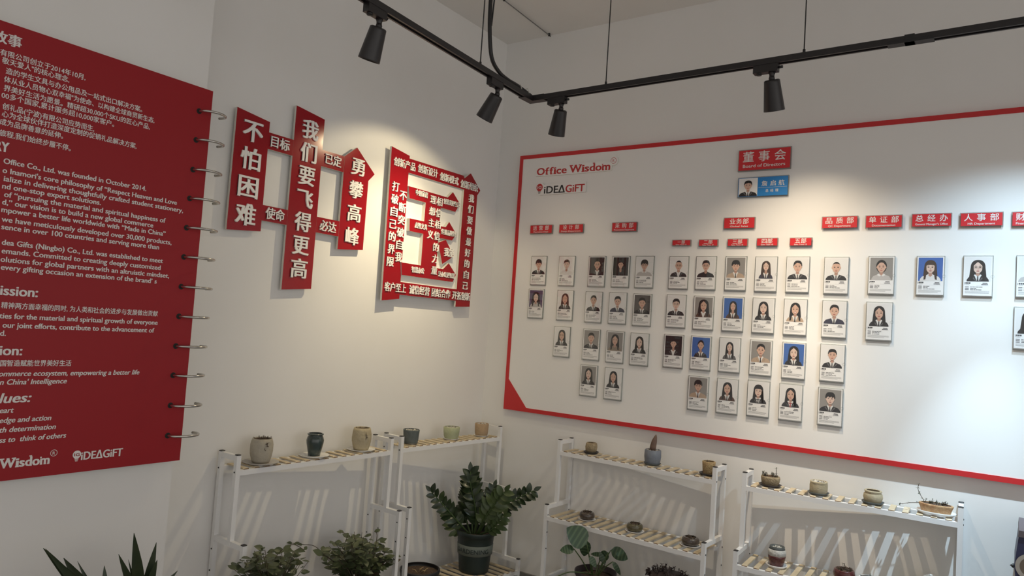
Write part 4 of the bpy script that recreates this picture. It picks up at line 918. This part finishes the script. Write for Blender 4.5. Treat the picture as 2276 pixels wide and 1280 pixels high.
# dark green nursery pot with glossy fronds, bottom shelf of the corner rack
def zz():
    zb = SA[2]; base = put_left(1051, 1288, .255, 2)
    t = thing('potted_plant', 'dark green nursery pot of glossy upright fronds in the room corner', 'plant', base)
    d0 = (CAM_AT-base).dot(FWD)*-1
    GP = mat('nursery_pot_green', (.012, .022, .020), .45); BAND = mat('pot_band_grey', (.13, .15, .13), .6)
    m = MB(); h = .235
    m.lathe([(0, 0), (.084, 0), (.088, .02), (.100, .15), (.104, .172), (.106, h-.028), (.112, h-.026), (.114, h-.004), (.112, h), (.107, h-.002), (.103, h-.03), (0, h-.034)], GP, 40); m.build('pot_body', t)
    m = MB(); m.lathe([(.0965, .105), (.1015, .105), (.1050, .160), (.1030, .162)], BAND, 40); m.build('label_band', t)
    tocam = math.atan2((CAM_AT-base).x, -(CAM_AT-base).y)
    m = MB(); m.text('GARDENING', -.115, .098, .1205, .036, -.0005, GP, .012, wrap=(.1035, tocam-.12)); m.build('lettering', t)
    m = MB(); m.lathe([(.104, h-.033), (.05, h-.026), (0, h-.024)], SOIL, 24); m.build('soil', t)
    rnd = random.Random(5)
    fr = [  # base px, mid px, tip px, depth shift at the tip, leaflet length, leaflet pairs
        ((1036, 1205), (1010, 1150), (958, 1092), -.10, .060, 11), ((1030, 1207), (1012, 1175), (990, 1138), .06, .050, 7), ((1046, 1208), (1048, 1120), (1046, 1048), .02, .072, 12),
        ((1052, 1208), (1058, 1140), (1044, 1068), -.06, .066, 10), ((1062, 1207), (1100, 1135), (1186, 1090), -.08, .064, 14), ((1058, 1206), (1085, 1140), (1122, 1092), -.16, .070, 9),
        ((1060, 1205), (1082, 1130), (1098, 1082), .08, .060, 9), ((1066, 1208), (1095, 1175), (1120, 1142), -.12, .056, 7), ((1050, 1206), (1066, 1150), (1076, 1112), .14, .056, 8), ((1040, 1206), (1033, 1140), (1036, 1095), .12, .058, 9)]
    for i, (b, q, e, dz, ll, n) in enumerate(fr):
        B = at_depth(*b, d0)-base; B = Vector((B.x*.7, B.y*.7, h-.03)); Q = at_depth(*q, d0+dz*.5)-base; E_ = at_depth(*e, d0+dz)-base
        pts = seg([B, Q, E_], 10); m = MB(); N = len(pts); m.tube(pts, [.0065-.0045*k/N for k in range(N)], STEMG, 7)
        tocamv = (CAM_AT-base-Q).normalized(); mm = LEAFD if i not in (5, 7, 1) else LEAFM
        n = max(5, round(n*.85))
        for k in range(n):
            u = .26+.72*(k+.5)/n
            for s in (-1, 1):
                f = min(N-1.001, max(0, (u+s*.25/n)*(N-1))); a = int(f); P0 = pts[a].lerp(pts[a+1], f-a); T = (pts[a+1]-pts[a]).normalized(); sd = T.cross(tocamv).normalized()
                dd = T*rnd.uniform(.55, .95)+sd*s*rnd.uniform(.75, 1.0)+tocamv*rnd.uniform(-.25, .45)
                m.leaf(P0, dd, tocamv*1.0+sd*s*rnd.uniform(-.9, -.2)+T*rnd.uniform(-.3, .5), ll*1.32*(1-.35*abs(u-.55)/.45)*rnd.uniform(.88, 1.1), ll*.60, mm, bend=rnd.uniform(.1, .6), fold=.22, n=6, shape=lambda v: math.sin(math.pi*min(1, .04+v*.96))**.75*(1-.15*v))
        m.leaf(pts[-1], (pts[-1]-pts[-3]), tocamv, ll*.8, ll*.40, mm, n=5)
        m.build('frond', t)
zz()
def soil_bowl():
    base = put_left(931, 1296, .215, 2)
    t = pot('wide black bowl of bare brown soil on the corner rack', base, [(.088, 0), (.096, .01), (.104, .075), (.108, .085), (.108, .098), (.105, .100)], BLACKP, SOIL, .80, cat='bowl', name='planter_bowl')
    m = MB(); rnd = random.Random(3); z = .082
    for i in range(5):
        a = rnd.uniform(0, 6.28); b = Vector((rnd.uniform(-.03, .03), rnd.uniform(-.03, .03), z)); m.tube([b, b+Vector((math.cos(a)*.015, math.sin(a)*.015, .018)), b+Vector((math.cos(a)*.03, math.sin(a)*.03, .02))], .002, mat('dry_twig', (.42, .30, .15), .8), 5)
    m.build('dry_stalk', t)
soil_bowl()
def bush(label, cpx, top_px, spread_px, seed, n, brown, extra=(), x0=.24, zpx=1300):
    base = put_left(cpx, 1330, x0, 2)
    t = thing('potted_bush', label, 'plant', base); d0 = (base-CAM_AT).dot(FWD)
    m = MB(); m.lathe([(0, 0), (.055, 0), (.060, .01), (.075, .11), (.078, .115), (.072, .115), (.070, .10), (0, .10)], BLACKP, 28); m.build('pot_body', t)
    m = MB(); m.lathe([(.071, .10), (.03, .106), (0, .106)], SOIL, 20); m.build('soil', t)
    rnd = random.Random(seed); st = MB(); fo = MB(); S = Vector((0, 0, .10)); k0 = d0/FOC
    for i in range(n):
        # stems fan out into a loose dome over the pot
        a = rnd.uniform(0, 2*math.pi); rr = math.sqrt(rnd.random()); hx = rr*math.cos(a); hy = rr*math.sin(a)
        tip = on_left(cpx+hx*spread_px*.5, zpx-(zpx-top_px)*rnd.uniform(.45, 1.0)*(1-.55*hx*hx), x0+hy*.12)-base
        mid = Vector((tip.x*.4, tip.y*.40, .10+(tip.z-.1)*.55)); pts = seg([S, mid, tip], 5); st.tube(pts, [.0022-.0012*q/len(pts) for q in range(len(pts))], STEM, 5)
        for q in range(rnd.randint(6, 9)):
            u = rnd.uniform(.40, 1.0); P = pts[min(len(pts)-1, int(u*len(pts)))]; b = rnd.uniform(0, 6.28); d = Vector((math.cos(b)+.25, math.sin(b), rnd.uniform(-.2, .6)))
            Lf = rnd.uniform(.028, .054); nz = (CAM_AT-base-P).normalized()*rnd.uniform(0, .9)+Vector((rnd.uniform(-.4, .4), rnd.uniform(-.4, .4), 1))
            fo.leaf(P+d*.006, d, nz, Lf, Lf*.62, LEAFBR if (rnd.random() < brown and P.z < .20) else LEAFB, bend=rnd.uniform(0, .5), n=4)
    for pts in extra:
        q = [at_depth(x, y, d0+dz)-base for x, y, dz in pts]; q = seg(q, 4); st.tube(q, .0016, STEM, 5)
        for P in q[2::5]+[q[-1]]:
            b = rnd.uniform(0, 6.28); fo.leaf(P, (math.cos(b)*.5, math.sin(b), .3), (1, 0, 1), .030, .016, LEAFB, n=4)
    st.build('stems', t); fo.build('foliage', t)
bush('leafy green bush left of the front post on the slogan wall rack', 606, 1212, 190, 12, 44, .25, [((600, 1275, 0), (612, 1240, -.02), (628, 1221, -.03), (652, 1210, -.03), (676, 1222, -.03))])
bush('fuller leafy bush with brown lower leaves on the slogan wall rack', 792, 1178, 172, 8, 80, .45, [((760, 1270, 0), (725, 1240, -.03), (700, 1214, -.03), (672, 1210, -.03), (650, 1207, -.03)), ((830, 1240, 0), (838, 1190, 0), (832, 1181, 0)), ((760, 1220, 0), (772, 1190, 0), (760, 1183, 0))])
def calathea():
    zb = SB[2]; base = put_right(1322, 1300, .24, 2)
    t = thing('potted_plant', 'round-leaved plant with pale leaf stripes on the middle rack bottom shelf', 'plant', base); d0 = (base-CAM_AT).dot(FWD)
    ztop = at_depth(1322, 1270, d0).z-zb
    m = MB(); m.lathe([(0, 0), (.078, 0), (.082, .01), (.106, ztop-.02), (.112, ztop-.018), (.112, ztop), (.106, ztop), (.100, ztop-.03), (0, ztop-.03)], mat('pot_black_purple', (.020, .014, .018), .4), 36); m.build('pot_body', t)
    m = MB(); m.lathe([(.101, ztop-.028), (.05, ztop-.02), (0, ztop-.02)], SOIL, 20); m.build('soil', t)
    tc = (CAM_AT-base).normalized(); up = Vector((0, 0, 1))
    def W(x, y, dz=0): return at_depth(x, y, d0+dz)-base
    rd = lambda u: math.sin(math.pi*min(1, max(0, u))**.75)**.7
    # leaf base px, leaf tip px, width m, depth shift
    for (b, e, w, dz, stem) in (((1304, 1209), (1262, 1172), .118, -.03, (1312, 1262)), ((1276, 1220), (1245, 1222), .050, -.05, (1306, 1275)), ((1303, 1200), (1297, 1239), .062, .03, (1312, 1262)),
                                ((1358, 1222), (1398, 1242), .068, -.02, (1330, 1272)), ((1352, 1228), (1330, 1246), .055, .04, (1326, 1272)), ((1362, 1248), (1381, 1279), .028, -.04, (1330, 1272)), ((1311, 1236), (1326, 1262), .034, -.05, (1316, 1268)), ((1338, 1233), (1312, 1230), .026, .05, (1322, 1270)), ((1345, 1254), (1333, 1226), .030, .02, (1328, 1270))):
        B, E_ = W(*b, dz), W(*e, dz*1.3); m = MB(); L = (E_-B).length
        S0 = Vector((W(*stem).x*.6, W(*stem).y*.6, ztop-.03)); m.tube(seg([S0, (S0+B)/2+Vector((0, 0, .01)), B], 4), [.0030]*8+[.0022], STEMG, 6)
        m.leaf(B, E_-B, tc+Vector((0, 0, .3)), L, w, LEAFS, bend=.25, fold=.12, n=9, shape=rd); m.build('leaf', t)
    m = MB(); m.tube(seg([Vector((0, 0, ztop-.02)), W(1290, 1272, -.05), W(1262, 1272, -.08), W(1235, 1283, -.10)], 5), .003, STEMG, 6); m.build('stem', t)
calathea()
def clump():
    zb = SB[2]; base = put_right(1482, 1330, .24, 2); d0 = (base-CAM_AT).dot(FWD)
    t = thing('potted_plant', 'dark purple brown succulent clump low on the middle rack', 'plant', base); zt = at_depth(1482, 1290, d0).z-zb
    m = MB(); m.lathe([(0, 0), (.07, 0), (.075, .01), (.095, zt-.004), (.095, zt), (.088, zt), (.085, zt-.02), (0, zt-.02)], BLACKP, 28); m.build('pot_body', t)
    m = MB(); rnd = random.Random(44); DP = mat('succulent_dark', (.022, .013, .012), .5, var=(.035, .02, .02), scale=40)
    m.lathe([(.09, zt-.01), (.105, zt+.012), (.08, zt+.028), (0, zt+.04)], DP, 24, wob=.2)
    for i in range(70):
        a, q = rnd.uniform(0, 6.28), .11*math.sqrt(rnd.random()); b = Vector((q*math.cos(a), q*math.sin(a), zt+.01)); hh = rnd.uniform(.02, .065)*(1.15-q/.15); e = b+Vector((rnd.uniform(-.25, .25)*hh, rnd.uniform(-.25, .25)*hh, hh)); m.tube([b, e], [.003, .002], DP, 5)
        for j in range(6):
            aa = rnd.uniform(0, 6.28); m.leaf(b.lerp(e, rnd.uniform(.4, 1)), (math.cos(aa), math.sin(aa), .7), (0, 0, 1), .014, .007, DP, n=3)
    m.build('succulent', t)
clump()
def palm():
    # two fan fronds of a lady palm standing close to the pillar
    X = .42
    def W(px, py, dx=0): w = on_left(px, py, X+dx); return w
    h1, h2 = W(236, 1374, .03), W(314, 1356)
    base = Vector((X, (h1.y+h2.y)/2, 0)); t = thing('potted_palm', 'dark palm with narrow pointed leaves below the red story panel', 'plant', base)
    m = MB(); m.lathe([(0, 0), (.11, 0), (.12, .02), (.15, .24), (.155, .25), (.145, .25), (.14, .22), (0, .22)], BLACKP, 32); m.build('pot_body', t)
    m = MB(); m.lathe([(.141, .22), (0, .225)], SOIL, 20); m.build('soil', t)
    fans = ((h1, ((95.9, 1218, .032, .05), (101, 1219.5, .026, .06), (141.4, 1240, .040, .02), (172, 1247, .016, -.03), (231.8, 1257, .026, .0), (130, 1330, .03, .10), (205, 1300, .03, .12))),
            (h2, ((263.5, 1231.4, .026, .02), (285, 1243, .012, -.04), (297.8, 1184.4, .036, .04), (347.6, 1205.3, .030, .02), (342, 1244, .012, -.05), (349.5, 1244, .030, .06), (395, 1268, .024, .0), (299, 1269, .022, .10))))
    tc = (CAM_AT-base).normalized()
    for hub, lv in fans:
        m = MB(); H_ = hub-base
        m.tube(seg([Vector((H_.x*.2, H_.y*.3, .22)), Vector((H_.x*.6, H_.y*.6, .55)), H_], 6), [.009]*6+[.005]*7, STEMG, 8)
        for px, py, w, dx in lv:
            tip = W(px, py, dx)-base; d = tip-H_; tocam = (CAM_AT-base-tip).normalized()
            sh = lambda u: min(1, u*3.2+.15)*max(0.02, 1-max(0, u-.55)/.45)**.8
            m.leaf(H_, d, tocam+Vector((.15, 0, 0)), d.length, w, LEAFP, bend=.0, fold=.25, n=8, shape=sh)
        m.build('frond', t)
palm()
def navy_box():
    y = -.34; a = on_right(2266, 1181, -y); b = on_right(2254, 1258, -y)
    t = thing('display_box', 'dark navy faceted box with a pale round emblem at the right edge', 'box', (a.x, y, 0))
    NV = mat('navy_card', (.030, .034, .085), .45); TRIM = mat('grey_purple_trim', (.12, .10, .11), .5)
    zt, zm, xm = a.z, b.z, b.x-a.x
    m = MB(); m.prism([(0, zt), (.5, zt), (.5+abs(xm), zm), (.42, .0), (.08, 0), (xm, zm)], 0, .28, NV); m.build('box_body', t)
    m = MB(); m.prism([(-.002, zt+.004), (.502, zt+.004), (.502, zt-.020), (-.004, zt-.020)], -.004, .284, TRIM); m.build('lid_trim', t)
    m = MB(); m.lathe([(.0, 0), (.010, .004), (0, .016)], BLACKP, 8, (xm+.002, .004, zm), axis=(-1, 0, 0)); m.build('corner_stud', t)
    m = MB(); cx = on_right(2292, 1262, -y).x-a.x; cz = on_right(2292, 1262, -y).z
    m.ring(cx, cz, .036, .050, -.002, mat('emblem_pale', (.42, .38, .33), .5), 28); m.ell(cx, cz, .036, .036, -.002, mat('emblem_dark', (.16, .12, .09), .5), 24); m.build('round_emblem', t)
navy_box()
